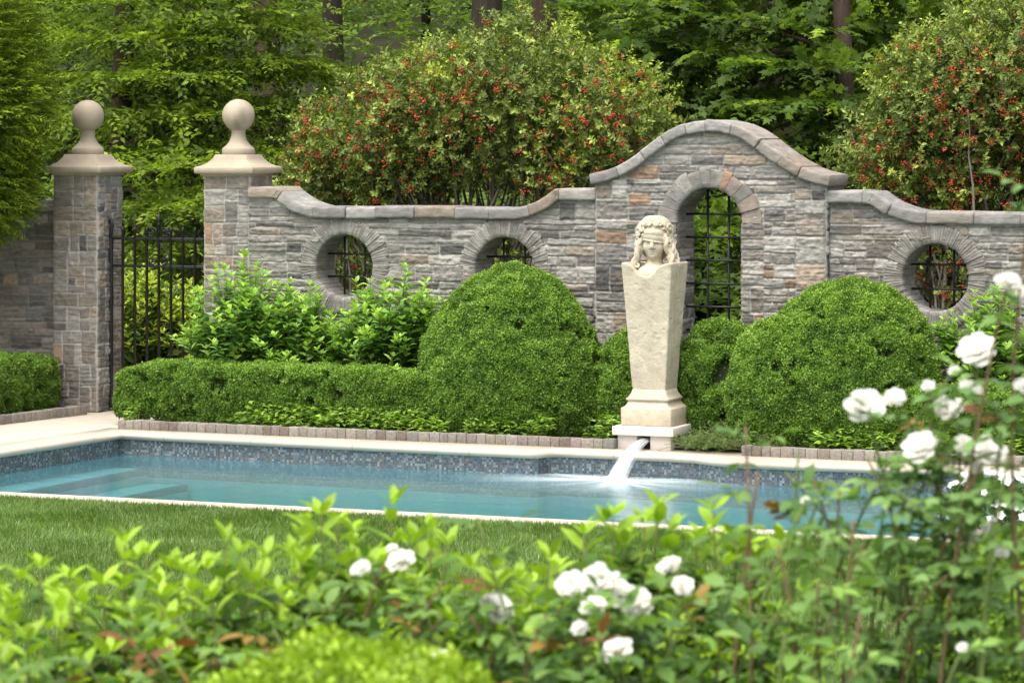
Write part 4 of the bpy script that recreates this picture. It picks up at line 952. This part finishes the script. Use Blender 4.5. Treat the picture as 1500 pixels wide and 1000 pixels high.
# evergreen at the left edge, overhanging the pier
th = thing('evergreen_tree', (-18.75, -1.0, 0), 'fine leaved dark evergreen tree overhanging the left gate pier at the left edge', 'tree')
P, rad = trunk_path(-18.75, -1.0, 4.2, .09, .02, 3); mb = MB(); tube(mb, P, rad, 10, (.08, .06, .045), wob=.01); mb.build('trunk', M['bark'], th, smooth=True)
mb = MB(); core = MB()
for c, r_, n in (((-18.30, -.9, 2.75), (.95, .85, 1.15), 3400), ((-18.2, -1.0, 4.2), (1.0, .85, 1.1), 2600), ((-17.88, -.9, 3.3), (.80, .8, .9), 2400), ((-18.75, -1.0, 1.9), (.85, .8, .75), 1500), ((-17.85, -.75, 2.35), (.50, .5, .45), 900)):
    S, d = blob_points(c, r_, n, .28); Dr = d + rng.normal(0, .35, (n, 3)) + np.array([.25, 0, .35]); C = tint(n, (.09, .14, .014), (.20, .28, .025), .2); lm = rng.random(n) < .25; C[lm] = tint(lm.sum(), (.22, .30, .03), (.38, .46, .045))
    sprays(mb, S, Dr, 16, .20 * rng.uniform(.7, 1.3, n), .052, C, 'chip', .15, .32, .5)
mb.build('crown', M['tree'], th)

# laurel and beech seen through and over the gate
def pt(px, py, Z): return at(px, py, Z)
for k_, (lx, ly, lab, tp) in enumerate(((-17.55, 2.3, 'yellow green tipped laurel shrub seen through the left half of the gate', (.42, .50, .05)), (-16.75, 2.2, 'yellow green tipped laurel shrub seen through the right half of the gate', (.38, .48, .05)), (-18.3, 3.0, 'darker laurel shrub behind the left gate pier', (.26, .36, .05)))):
    stem_shrub('laurel_shrub', lab, 'shrub', (lx, ly, float(ground_z(lx, ly))), (.62, .5), 1.5, 60, .11, .5, ((.06, .12, .02), (.15, .25, .03)), tipcol=tp, seed=21 + k_, low=.05, wid=.42)
def lobes(lst):
    out = []
    for px, py, Z, w, rx, ry, rz_ in lst: p = at(px, py, Z); out.append((p[0], p[1], p[2], w, rx, ry, rz_))
    return out
a = at(330, 200, 42)
tree('beech_tree', 'layered bright green beech tree rising behind the gate', a[0] - 1.6, a[1], 9, .16, lobes([(250, 300, 39, 1.1, .75, .8, .55), (190, 110, 41, 2, 1.3, 1.2, 1.1), (350, 90, 42, 2, 1.1, 1.2, 1.1), (300, 220, 41, 1.2, 1.0, 1.0, .7), (270, -30, 42, 2, 1.8, 1.6, 1.0), (430, 160, 43, 1, .6, .9, .9)]), .105, G1, 3000, 11, .6, lime=.16, seed=31)
a = at(20, 200, 47)
tree('beech_tree', 'dark beech tree behind the evergreen at the far left', a[0], a[1], 10, .2, lobes([(30, 120, 46, 2, 1.6, 1.4, 1.6), (150, 200, 47, 2, 1.6, 1.4, 1.5), (90, -60, 46, 2, 2.2, 1.6, 1.2), (250, 280, 47, 1.5, 1.2, 1.2, .8)]), .11, G2, 1900, 11, .7, lime=.08, seed=32)
a = at(1080, 200, 41)
tree('maple_tree', 'dark green maple with lobed leaves behind the wall arch', a[0] + 1.2, a[1] + 1.0, 9, .13, lobes([(930, 60, 42, 1.6, .9, .9, .9), (1050, 80, 42, 2, 1.2, 1, 1.0), (1180, 150, 41, 2, 1.0, 1, .9), (1230, 40, 43, 2, 1.1, 1, .9), (1040, 330, 37, .8, .6, .6, .6), (1060, 420, 37, .5, .5, .6, .5), (1120, -60, 43, 2, 2, 1.4, .8)]), .13, G2, 1900, 9, .6, 'maple', lime=.12, seed=33, wid=.95)
a = at(1330, 100, 47)
tree('maple_tree', 'pale green maple behind the right holly bush', a[0], a[1], 10, .16, lobes([(1290, 60, 46, 2, 1.2, 1.2, 1.1), (1430, 20, 47, 2, 1.6, 1.2, 1.2), (1200, 220, 46, 1.2, 1.0, 1, .7)]), .12, G1, 1300, 9, .65, 'maple', lime=.25, seed=34, wid=.95)

# bare trunks with high canopies
TR = [(485, 49, .165, 'slanting dark tree trunk with a flared foot left of the left holly bush'), (392, 46, .20, 'reddish brown tree trunk above the right gate pier'), (628, 58, .07, 'thin black tree trunk above the left holly bush'), (596, 66, .09, 'thin grey tree trunk left of the black one above the left holly bush'),
      (708, 46, .24, 'thickest dark trunk just behind the top of the left holly bush'), (792, 50, .205, 'brown trunk to the right of the thickest trunk behind the left holly bush'), (1012, 47, .20, 'dark trunk behind the maple, left of the arch top'), (1143, 48, .235, 'stout brown trunk behind the maple, right of the arch top'), (985, 56, .12, 'slim dark trunk between the left holly bush and the arch'),
      (1345, 52, .2, 'dark trunk behind the top of the right holly bush'), (1408, 56, .22, 'dark trunk behind the right holly bush near the right edge'), (560, 75, .11, 'slim pale trunk far back between the two left dark trunks'), (910, 72, .15, 'grey trunk far back right of the left holly bush'), (300, 60, .2, 'dark trunk hidden deep in foliage above the gate'), (1250, 66, .16, 'slim trunk far back in the shade right of the arch')]
for k, (px, Z, r_, lab) in enumerate(TR):
    a = at(px, 150, Z); crowns = [(a[0] + rng.normal(0, .6), a[1] + rng.normal(0, .6), float(ground_z(a[0], a[1])) + hz, 1, 2.6, 2.6, 1.3) for hz in (7.0, 9.0, 11.0)]
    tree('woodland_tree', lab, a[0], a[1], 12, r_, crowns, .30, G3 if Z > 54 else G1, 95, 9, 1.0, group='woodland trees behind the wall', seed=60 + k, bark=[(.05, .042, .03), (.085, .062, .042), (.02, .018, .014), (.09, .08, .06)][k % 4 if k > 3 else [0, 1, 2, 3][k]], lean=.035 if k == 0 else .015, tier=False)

# understorey saplings filling the middle of the wood
US = [(540, 70, 70, G3, 'yellow green sapling left of the thin black trunk'), (660, 40, 70, G3, 'yellow green sapling behind the top of the left holly bush'), (850, 60, 58, G3, 'pale sapling above the right shoulder of the left holly bush'), (440, 40, 66, G3, 'pale green sapling between the two left trunks'), (960, 130, 54, G2, 'dark sapling left of the arch top'), (1100, 60, 62, G3, 'pale sapling in the gap between the two trunks above the arch'), (1200, 60, 57, G1, 'mid green sapling right of the stout trunk'), (1300, 200, 55, G1, 'green sapling low behind the right holly bush'), (720, -20, 66, G3, 'pale sapling far behind the thickest trunk'), (120, 40, 57, G2, 'dark sapling far behind the evergreen'), (1420, 60, 60, G2, 'dark sapling at the right edge of the wood'), (380, 250, 52, G2, 'dark sapling low behind the right gate pier')]
for k, (px, py, Z, g_, lab) in enumerate(US):
    a = at(px, py, Z); gz = float(ground_z(a[0], a[1]))
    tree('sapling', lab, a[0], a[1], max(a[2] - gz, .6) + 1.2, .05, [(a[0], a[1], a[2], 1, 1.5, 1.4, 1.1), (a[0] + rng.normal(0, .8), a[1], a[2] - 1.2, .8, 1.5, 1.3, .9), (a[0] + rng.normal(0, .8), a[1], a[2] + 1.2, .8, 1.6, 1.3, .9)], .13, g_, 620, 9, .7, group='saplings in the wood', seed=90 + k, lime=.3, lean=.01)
# undergrowth over the hillside and the far wood
mb = MB(); n = 7000; Zs = 33.5 + 45 * rng.random(n) ** 1.3; pxs = rng.uniform(-320, 1750, n); xo = (pxs - 750) / F
x = Zs * (xo * CS - SN); y = -CY + Zs * (xo * SN + CS); ok_ = y > 1.6; x, y = x[ok_], y[ok_]; n = len(x); S = np.stack([x, y, ground_z(x, y) + rng.uniform(.1, .9, n)], -1); d = rand_unit(n); d[:, 2] = np.abs(d[:, 2]) * .6
patch = sstep(-.2, .5, fbm(S, .5, 8, 2)); C = tint(n, (.05, .09, .02), (.2, .30, .05), .25, patch * rng.uniform(.5, 1, n)); sprays(mb, S, d, 9, .7, .15, C)
tag(mb.build('undergrowth', M['tree']), kind='stuff')
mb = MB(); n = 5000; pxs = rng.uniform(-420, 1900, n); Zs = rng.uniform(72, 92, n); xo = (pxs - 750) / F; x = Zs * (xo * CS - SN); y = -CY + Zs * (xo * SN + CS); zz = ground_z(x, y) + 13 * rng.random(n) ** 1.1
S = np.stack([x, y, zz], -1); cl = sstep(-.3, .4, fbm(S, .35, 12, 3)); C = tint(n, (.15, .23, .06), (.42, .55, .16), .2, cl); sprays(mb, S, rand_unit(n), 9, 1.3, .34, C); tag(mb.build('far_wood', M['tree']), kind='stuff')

# ------------------------------------------------------------------ holly bushes with red berries
def holly(label, base, lobes_, nsp, seed, limex):
    g = np.random.default_rng(seed); th = thing('holly_bush', base, label, 'bush', 'berried holly bushes behind the wall'); st, lf, be = MB(), MB(), MB()
    tot = sum(l[3] * l[4] * l[5] for l in lobes_); allS = []
    for (x, y, z, rx, ry, rz_) in lobes_:
        n = int(nsp * rx * ry * rz_ / tot); S, d = blob_points((x, y, z), (rx, ry, rz_), n, .30); k = 13
        hol = fbm(S, 2.6, seed, 2) < .38; S, d = S[hol], d[hol]; n = len(S)
        Dr = norm(d * .8 + rng.normal(0, .6, (n, 3)) + np.array([0, 0, .45])); l = rng.uniform(.10, .24, n)
        f = (np.arange(k) + .5) / k; a = np.arange(k) * 2.4; X = norm(np.cross(Dr, rand_unit(n))); Yv = np.cross(Dr, X)
        P = S[:, None] + Dr[:, None] * (l[:, None, None] * f[None, :, None]); rd = X[:, None] * np.cos(a)[None, :, None] + Yv[:, None] * np.sin(a)[None, :, None]
        D = rd + Dr[:, None] * (.4 + .6 * f[None, :, None]) + rng.normal(0, .2, (n, k, 3)); Nn = Dr[:, None] - rd * .3 + rng.normal(0, .3, (n, k, 3))
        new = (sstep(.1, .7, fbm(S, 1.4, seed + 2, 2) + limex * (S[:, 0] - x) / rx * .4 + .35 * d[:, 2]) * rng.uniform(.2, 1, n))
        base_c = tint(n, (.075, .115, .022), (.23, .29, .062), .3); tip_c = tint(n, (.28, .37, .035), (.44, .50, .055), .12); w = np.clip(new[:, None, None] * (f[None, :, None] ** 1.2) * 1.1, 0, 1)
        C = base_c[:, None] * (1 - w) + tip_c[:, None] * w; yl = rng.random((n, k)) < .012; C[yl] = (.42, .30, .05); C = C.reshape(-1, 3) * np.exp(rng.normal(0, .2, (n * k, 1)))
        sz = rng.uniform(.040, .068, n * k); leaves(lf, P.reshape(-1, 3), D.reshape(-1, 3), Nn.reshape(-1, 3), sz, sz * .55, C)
        allS.append((S, d, new))
        for q in range(int(18 * rx)):                                   # pale bare limbs
            e = S[g.integers(n)]; o = np.array(base) + np.array([g.normal(0, .55) + (x - base[0]) * .5, g.normal(0, .3), .1]); t_ = np.linspace(0, 1, 10)[:, None]; m_ = o + (e - o) * np.array([.25, .25, .65]); B = o * (1 - t_) ** 2 + 2 * m_ * t_ * (1 - t_) + e * t_ ** 2
            tube(st, B + g.normal(0, .015, B.shape), np.linspace(g.uniform(.014, .034), .005, 10), 5, np.array((.22, .185, .145)) * (g.uniform(.8, 1.2) if g.random() < .3 else g.uniform(.3, .7)))
    S = np.concatenate([a[0] for a in allS]); d = np.concatenate([a[1] for a in allS]); new = np.concatenate([a[2] for a in allS]); bm = bmesh.new(); bmesh.ops.create_icosphere(bm, subdivisions=1, radius=1); IV = np.array([v.co[:] for v in bm.verts]); IF = np.array([[v.index for v in f.verts] for f in bm.faces]); bm.free()
    out = np.argsort(-(norm(d)[:, 1] * -1.0 + rng.normal(0, .5, len(S)) + 1.2 * fbm(S, .9, seed + 6, 2)))[:int(len(S) * .085)]
    for i in out:
        k = g.integers(5, 12); c = S[i] + norm(d[i]) * .07; P = c + g.normal(0, .022, (k, 3)); col = np.array([.48, .05, .022]) * g.uniform(.7, 1.2) if g.random() > .12 else np.array([.45, .14, .03])
        V = (P[:, None] + IV[None] * g.uniform(.008, .012, (k, 1, 1))).reshape(-1, 3); be.add(V, (IF[None] + (np.arange(k) * len(IV))[:, None, None]).reshape(-1, 3), col)
    st.build('branches', M['bark'], th, smooth=True); lf.build('foliage', M['holly'], th); tag(be.build('berries', M['berry'], th, smooth=True), kind='stuff')
def hl(lst, Y):
    out = []
    for px, py, rx, ry, rz_ in lst: p = onY(px, py, Y); out.append((p[0], p[1], p[2], rx, ry, rz_))
    return out
holly('broad berried holly bush filling the space behind the wall left of the arch', (-14.1, 3.4, float(ground_z(-14.1, 3.4))), hl([(700, 175, 1.25, .9, .75), (760, 110, .78, .8, .62), (560, 200, .95, .8, .70), (500, 230, .62, .7, .62), (870, 165, .82, .8, .68), (930, 215, .48, .7, .55), (640, 130, .75, .8, .50), (470, 265, .42, .7, .36), (840, 250, .75, .7, .4), (590, 265, .6, .7, .33), (510, 400, .5, .4, .5), (745, 400, .5, .4, .5)], 3.4), 6800, 71, .6)
holly('berried holly bush behind the wall at the right edge, lime tipped on its left', (-8.4, 3.2, float(ground_z(-8.4, 3.2))), hl([(1420, 160, 1.0, .9, .95), (1310, 225, .62, .7, .50), (1490, 110, .9, .8, .85), (1370, 130, .62, .7, .60), (1600, 180, 1.0, .9, .9), (1330, 275, .7, .7, .3), (1450, 280, .8, .7, .35), (1385, 410, .55, .4, .55)], 3.2), 6400, 72, -.7)
# ------------------------------------------------------------------ planter with white flowers by the pool corner
pp = at(1452, 770, 17.0); th = thing('stone_planter', (pp[0], pp[1], 0), 'weathered grey stone planter holding white flowers beyond the roses at right', 'planter')
mb = MB(); zt = pp[2]; lathe(mb, [(.20, -.03), (.21, .02), (.21, .06), (.15, .09), (.10, .16), (.09, .22), (.12, .27), (.15, zt - .30), (.175, zt - .12), (.19, zt - .05), (.215, zt - .03), (.22, zt), (.20, zt + .005), (.18, zt - .02), (.02, zt - .03)], 36, (pp[0], pp[1]), (.36, .33, .29))
V = mb.V[0]; mb.V[0] = V + fbm(V, 14, 3)[:, None] * .006; mb.C[0] = mb.C[0] * (1 + .3 * fbm(V, 9, 6)[:, None]); mb.build('pot', M['marble'], th, smooth=True)
fl = thing('flowering_plant', (pp[0], pp[1], zt - .02), 'mound of small white flowers growing in the grey stone planter', 'flowers')
lf = MB(); n = 1500; S, d = blob_points((pp[0], pp[1], zt + .08), (.27, .24, .16), n, .4); leaves(lf, S, d + rng.normal(0, .5, (n, 3)) + np.array([0, 0, .4]), rand_unit(n) + np.array([0, 0, 1]), rng.uniform(.03, .06, n), .016, tint(n, (.04, .09, .02), (.11, .20, .04))); lf.build('foliage', M['leaf'], fl)
pm = MB(); a = np.arange(5) * 2 * math.pi / 5; leaves(pm, np.zeros((5, 3)), np.stack([np.cos(a), np.sin(a), np.full(5, .35)], -1), np.tile([0, 0, 1.0], (5, 1)), .032, .036, (.82, .82, .80), 'oval'); flm = pm.mesh('flower', M['petal'])
for i in range(70):
    S, d = blob_points((pp[0], pp[1], zt + .09), (.30, .27, .20), 1, .05)
    if d[0, 2] < -.3: continue
    o = bpy.data.objects.new('flower', flm); COL.objects.link(o); o.parent = fl; o.location = Vector(S[0]) - fl.location; o.rotation_euler = Vector(d[0] + np.array([0, -.5, .3]) + rng.normal(0, .3, 3)).to_track_quat('Z', 'Y').to_euler(); s_ = rng.uniform(.65, 1.2); o.scale = (s_, s_, s_)

# ------------------------------------------------------------------ near bed on the terrace: clipped box, lime tipped plants, white roses
_sv = (BOX_D, BOX_L, BOX_T); BOX_D, BOX_L, BOX_T = (.15, .25, .014), (.26, .40, .022), (.40, .56, .035)
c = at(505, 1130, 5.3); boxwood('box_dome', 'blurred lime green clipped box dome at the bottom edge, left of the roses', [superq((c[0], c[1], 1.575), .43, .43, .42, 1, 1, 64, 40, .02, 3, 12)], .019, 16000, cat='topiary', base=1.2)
BOX_D, BOX_L, BOX_T = (.09, .17, .018), (.18, .31, .03), (.29, .45, .045)
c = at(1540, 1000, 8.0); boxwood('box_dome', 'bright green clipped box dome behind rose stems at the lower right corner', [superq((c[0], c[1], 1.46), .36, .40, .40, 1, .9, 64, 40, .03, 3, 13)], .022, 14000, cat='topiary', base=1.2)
BOX_D, BOX_L, BOX_T = _sv
LM = ((.032, .085, .013), (.125, .245, .026)); LT = (.27, .42, .03)
def clump(label, px, Z, tips, nst, h, seed, spread=(.24, .2), leaf=.088):
    b_ = at(px, 1000, Z); gz = float(ground_z(b_[0], b_[1])); return stem_shrub('leafy_perennial', label, 'plant', (b_[0], b_[1], gz), spread, h, nst, leaf, .58, LM, 'lime tipped plants in the near bed', tipcol=LT, seed=seed, stemcol=(.13, .14, .04), stems=[at(x, y, Z + dz) for x, y, dz in tips], low=.3, wid=.46, bend=.15)
clump('lime tipped leafy plant in the lower left corner', 20, 6.9, [(15, 895, 0), (60, 835, .2), (-20, 850, .1), (40, 940, -.3), (90, 900, -.2), (5, 975, -.4)], 26, .55, 501)
clump('lime tipped leafy plant in front of the lawn, next to the corner plant', 180, 7.2, [(183, 797, 0), (215, 815, .2), (150, 860, -.1), (100, 850, .1), (240, 880, -.2), (190, 900, -.3), (265, 840, .1)], 26, .56, 502)
clump('lime tipped leafy plant in front of the lawn, below the curved hedge end', 335, 7.1, [(330, 797, 0), (352, 812, .2), (280, 845, 0), (390, 840, .1), (310, 880, -.2), (410, 870, -.2), (360, 850, 0)], 26, .56, 503)
clump('tallest lime tipped plant before the pool edge, left of the small roses', 475, 7.3, [(470, 757, 0), (495, 770, .1), (445, 772, .2), (520, 800, 0), (430, 815, -.1), (550, 830, -.1), (575, 742, .2)], 28, .62, 504)
clump('lime tipped leafy plant behind the two small white roses', 640, 7.2, [(632, 778, 0), (655, 800, .1), (600, 800, .2), (690, 836, -.1), (720, 860, 0), (610, 860, -.2)], 26, .58, 505)
clump('lower lime tipped leafy plant left of the big rose cluster', 770, 7.0, [(760, 850, 0), (725, 835, .2), (805, 820, .1), (780, 880, -.1)], 26, .54, 506)
clump('lime tipped leafy plant standing behind the big rose cluster', 930, 7.3, [(898, 757, 0), (965, 745, .1), (945, 770, .1), (985, 780, .1), (915, 800, 0), (855, 785, .2)], 28, .62, 507)
clump('lime tipped leafy plant right of the big rose cluster, before the pool', 1060, 7.4, [(1045, 750, 0), (1075, 790, .1), (1020, 800, 0), (1110, 820, .1), (1150, 800, .2)], 26, .58, 508)

def bloom_mesh(seed):
    g = np.random.default_rng(seed); mb = MB()
    for (n, o, R_, zf) in ((7, .95, 1.0, .0), (6, .72, .92, .06), (6, .50, .78, .10), (5, .30, .58, .14), (4, .15, .38, .16)):
        ph = g.uniform(0, 6.28)
        for k in range(n):
            a0 = ph + k * 2 * math.pi / n + g.normal(0, .12); w = 2 * math.pi / n * .72; oo = np.clip(o + g.normal(0, .07), .05, 1.1); u = np.linspace(-1, 1, 6); v = np.linspace(0, 1, 6); UU, VV = np.meshgrid(u, v)
            wd = w * np.sqrt(np.clip(np.sin(math.pi * np.clip(VV * .62 + .2, 0, 1)), 0, 1)); a = a0 + UU * wd
            ve = VV * (1 - .18 * UU ** 2); r = R_ * (.10 + .62 * oo * ve ** .9 + .26 * ve ** 2 * (1 - oo) + .10 * ve ** 4) * (1 + g.normal(0, .04)); z = R_ * (zf + .85 * ve * (1 - oo) + .34 * oo * ve ** 1.6 - .12 * oo * ve ** 5 + .05 * np.sin(UU * 5 + a0) * ve)
            V = np.stack([r * np.cos(a), r * np.sin(a), z], -1).reshape(-1, 3); idx = np.arange(36).reshape(6, 6); C = np.array([.84, .83, .78]) * (1 - .05 * g.random()) - np.array([0, .01, .10]) * (1 - VV.reshape(-1, 1)) * .8
            mb.add(V, np.stack([idx[:-1, :-1], idx[:-1, 1:], idx[1:, 1:], idx[1:, :-1]], -1).reshape(-1, 4), np.clip(C, 0, 1))
    return mb.mesh('rose_bloom', M['petal'], True)
BLOOMS = [bloom_mesh(s) for s in (1, 2, 3)]
def rose_bush(label, px, Z, blooms, tips, seed, ncane=10, h=.7, cols=((.035, .075, .025), (.085, .15, .05)), red=.12, spread=.3, skip=.2):
    g = np.random.default_rng(seed); b_ = at(px, 1000, Z); base = np.array([b_[0], b_[1], float(ground_z(b_[0], b_[1]))]); th = thing('rose_bush', base, label, 'rose bush', 'white rose bushes in the near bed'); st, lf = MB(), MB(); brs = []
    ends = [at(x, y, Z + dz) for x, y, dz in tips] + [base + np.array([g.normal(0, spread), g.normal(0, spread * .5), h * g.uniform(.5, 1)]) for _ in range(ncane)]
    bl = [(at(x, y, Z + dz), d * (Z + dz) / F / 2 * 1.3) for x, y, d, dz in blooms]
    for e in ends + [b2[0] - np.array([0, 0, b2[1] * .3]) for b2 in bl]:
        o = base + np.array([g.normal(0, .16), g.normal(0, .10), 0]) + (e - base) * np.array([.25, .35, 0]); t_ = np.linspace(0, 1, 14)[:, None]; m_ = (o + e) / 2 + np.array([g.normal(0, .13), g.normal(0, .07), .08]); B = o * (1 - t_) ** 2 + 2 * m_ * t_ * (1 - t_) + e * t_ ** 2
        cc = np.array([(.12, .16, .045), (.10, .14, .04), (.16, .10, .055)][g.integers(3)]); tube(st, B, np.linspace(.0048, .0026, 14), 6, cc); brs.append(B)
        if g.random() < .7:
            i = g.integers(6, 11); d = norm(rand3(g) + np.array([0, 0, .6])); l = g.uniform(.10, .28); Bp = B[i] + d * l * np.linspace(0, 1, 8)[:, None]; tube(st, Bp, np.linspace(.003, .0018, 8), 5, cc); brs.append(Bp)
    for B in brs:
        L = np.linalg.norm(np.diff(B, axis=0), axis=1).sum(); n = max(3, int(L / .034))
        for f in np.linspace(.12, .97, n):
            if g.random() < skip: continue
            x = f * (len(B) - 1); i = min(int(x), len(B) - 2); o = B[i] + (B[i + 1] - B[i]) * (x - i); d = norm(rand3(g) * np.array([1, 1, .4]) + np.array([0, 0, .25])); pl = g.uniform(.05, .09); tube(st, np.array([o, o + d * pl * .5, o + d * pl - np.array([0, 0, .008])]), .0012, 3, (.11, .15, .05))
            sd_ = norm(np.cross(d, [0, 0, 1.0])); k = 5; P = np.array([o + d * pl * q for q in (.45, .45, .78, .78, 1)]); Dl = np.array([sd_ + d * .4, -sd_ + d * .4, sd_ + d * .5, -sd_ + d * .5, d]) - np.array([0, 0, .25]) + g.normal(0, .15, (5, 3)); s_ = g.uniform(.034, .054, 5) * np.array([.85, .85, 1, 1, 1.15])
            u = g.random(); c = (np.array([.20, .075, .03]) if g.random() < .5 else np.array([.26, .16, .03])) if u < red * f * .45 else np.array(cols[0]) + (np.array(cols[1]) - np.array(cols[0])) * g.random() * (.5 + .5 * f)
            leaves(lf, P, Dl, np.tile([0, 0, 1.0], (5, 1)) + g.normal(0, .3, (5, 3)), s_, s_ * .62, np.tile(c, (5, 1)) * np.exp(g.normal(0, .12, (5, 1))), 'oval')
    st.build('stems', M['twig'], th); lf.build('foliage', M['leaf'], th)
    for c, r_ in bl:
        o = bpy.data.objects.new('rose_bloom', BLOOMS[g.integers(3)]); COL.objects.link(o); o.parent = th; o.location = Vector(c - base - np.array([0, 0, r_ * .35])); o.rotation_euler = Vector((.15 + g.normal(0, .3), -.75 + g.normal(0, .25), .8)).to_track_quat('Z', 'Y').to_euler(); o.rotation_euler.rotate_axis('Z', g.uniform(0, 6)); o.scale = (r_, r_, r_)
    return th
rose_bush('tall white rose bush at the right, its blooms rising above the pool', 1370, 6.8, [(1267, 585, 60, 0), (1311, 577, 32, .05), (1433, 503, 60, 0), (1350, 646, 56, -.1), (1448, 652, 52, -.1), (1412, 647, 36, -.05), (1388, 590, 42, .05), (1420, 565, 38, 0), (1361, 562, 22, .05), (1398, 540, 18, .1), (1432, 680, 22, 0), (1402, 588, 26, .1)],
          [(1300, 690, 0), (1230, 720, .1), (1190, 700, .2), (1330, 720, -.1), (1380, 690, .1), (1270, 670, .2), (1150, 690, .3)], 601, 5, .75, ((.09, .18, .05), (.22, .36, .10)), .08, .30, .58)
rose_bush('white rose bush at the right edge with its blooms level with the round window', 1500, 6.5, [(1476, 408, 42, 0), (1503, 428, 36, .05), (1466, 804, 26, .3), (1500, 560, 30, 0)], [(1535, 170, 0), (1470, 600, .1), (1485, 520, .1)], 602, 5, .8, ((.09, .18, .05), (.22, .36, .10)), .08, .22, .6)
rose_bush('white rose bush with the big bloom cluster at the lower centre', 890, 6.3, [(838, 848, 46, .05), (882, 838, 54, 0), (908, 862, 50, -.05), (932, 872, 46, 0), (870, 882, 40, -.1), (906, 945, 50, -.2), (850, 915, 28, -.1), (982, 825, 44, .2), (1000, 852, 36, .1), (940, 885, 34, .05)], [(700, 760, .2), (800, 900, 0), (960, 880, -.2), (1010, 900, 0), (880, 960, -.3)], 603, 13, .48, ((.06, .13, .028), (.18, .31, .055)), .28, .28)
rose_bush('low white rose bush with a single open bloom left of the big cluster', 720, 6.5, [(725, 882, 54, 0), (742, 892, 22, .05), (646, 957, 30, -.2)], [(650, 850, .1), (690, 900, 0), (770, 940, -.1), (600, 930, 0)], 604, 13, .46, ((.06, .13, .028), (.18, .31, .055)), .25, .26)
rose_bush('low white rose bush with two small blooms in front of the lawn', 555, 6.7, [(530, 828, 32, 0), (589, 815, 44, .05), (575, 800, 18, .1)], [(500, 860, .1), (620, 870, 0), (430, 900, 0), (380, 930, -.1)], 605, 13, .48, ((.06, .13, .028), (.18, .31, .055)), .35, .32)
rose_bush('leafy rose bush without open blooms between the cluster and the tall roses', 1130, 6.6, [(1180, 730, 14, 0), (1445, 770, 18, .2)], [(1110, 690, .2), (1170, 660, .2), (1092, 625, .3), (1210, 700, .1), (1250, 760, 0), (1060, 860, -.1), (1140, 800, 0), (1200, 850, -.2)], 606, 10, .58, ((.08, .17, .035), (.22, .37, .07)), .10, .34, .58)
rose_bush('dense green rose foliage at the bottom right in front of the tall roses', 1230, 5.9, [(1410, 945, 18, 0)], [(1200, 880, .1), (1260, 900, 0), (1320, 930, 0), (1150, 930, .1), (1280, 960, -.2)], 607, 8, .34, ((.08, .17, .035), (.22, .37, .07)), .12, .34, .4)
rose_bush('low rose foliage with rust tinged leaves at the lower left', 260, 6.2, [], [(180, 930, 0), (120, 960, 0), (260, 900, .1), (320, 930, 0), (60, 960, 0), (230, 960, -.1), (400, 920, .1)], 608, 16, .42, ((.06, .135, .028), (.18, .31, .055)), .4, .36)
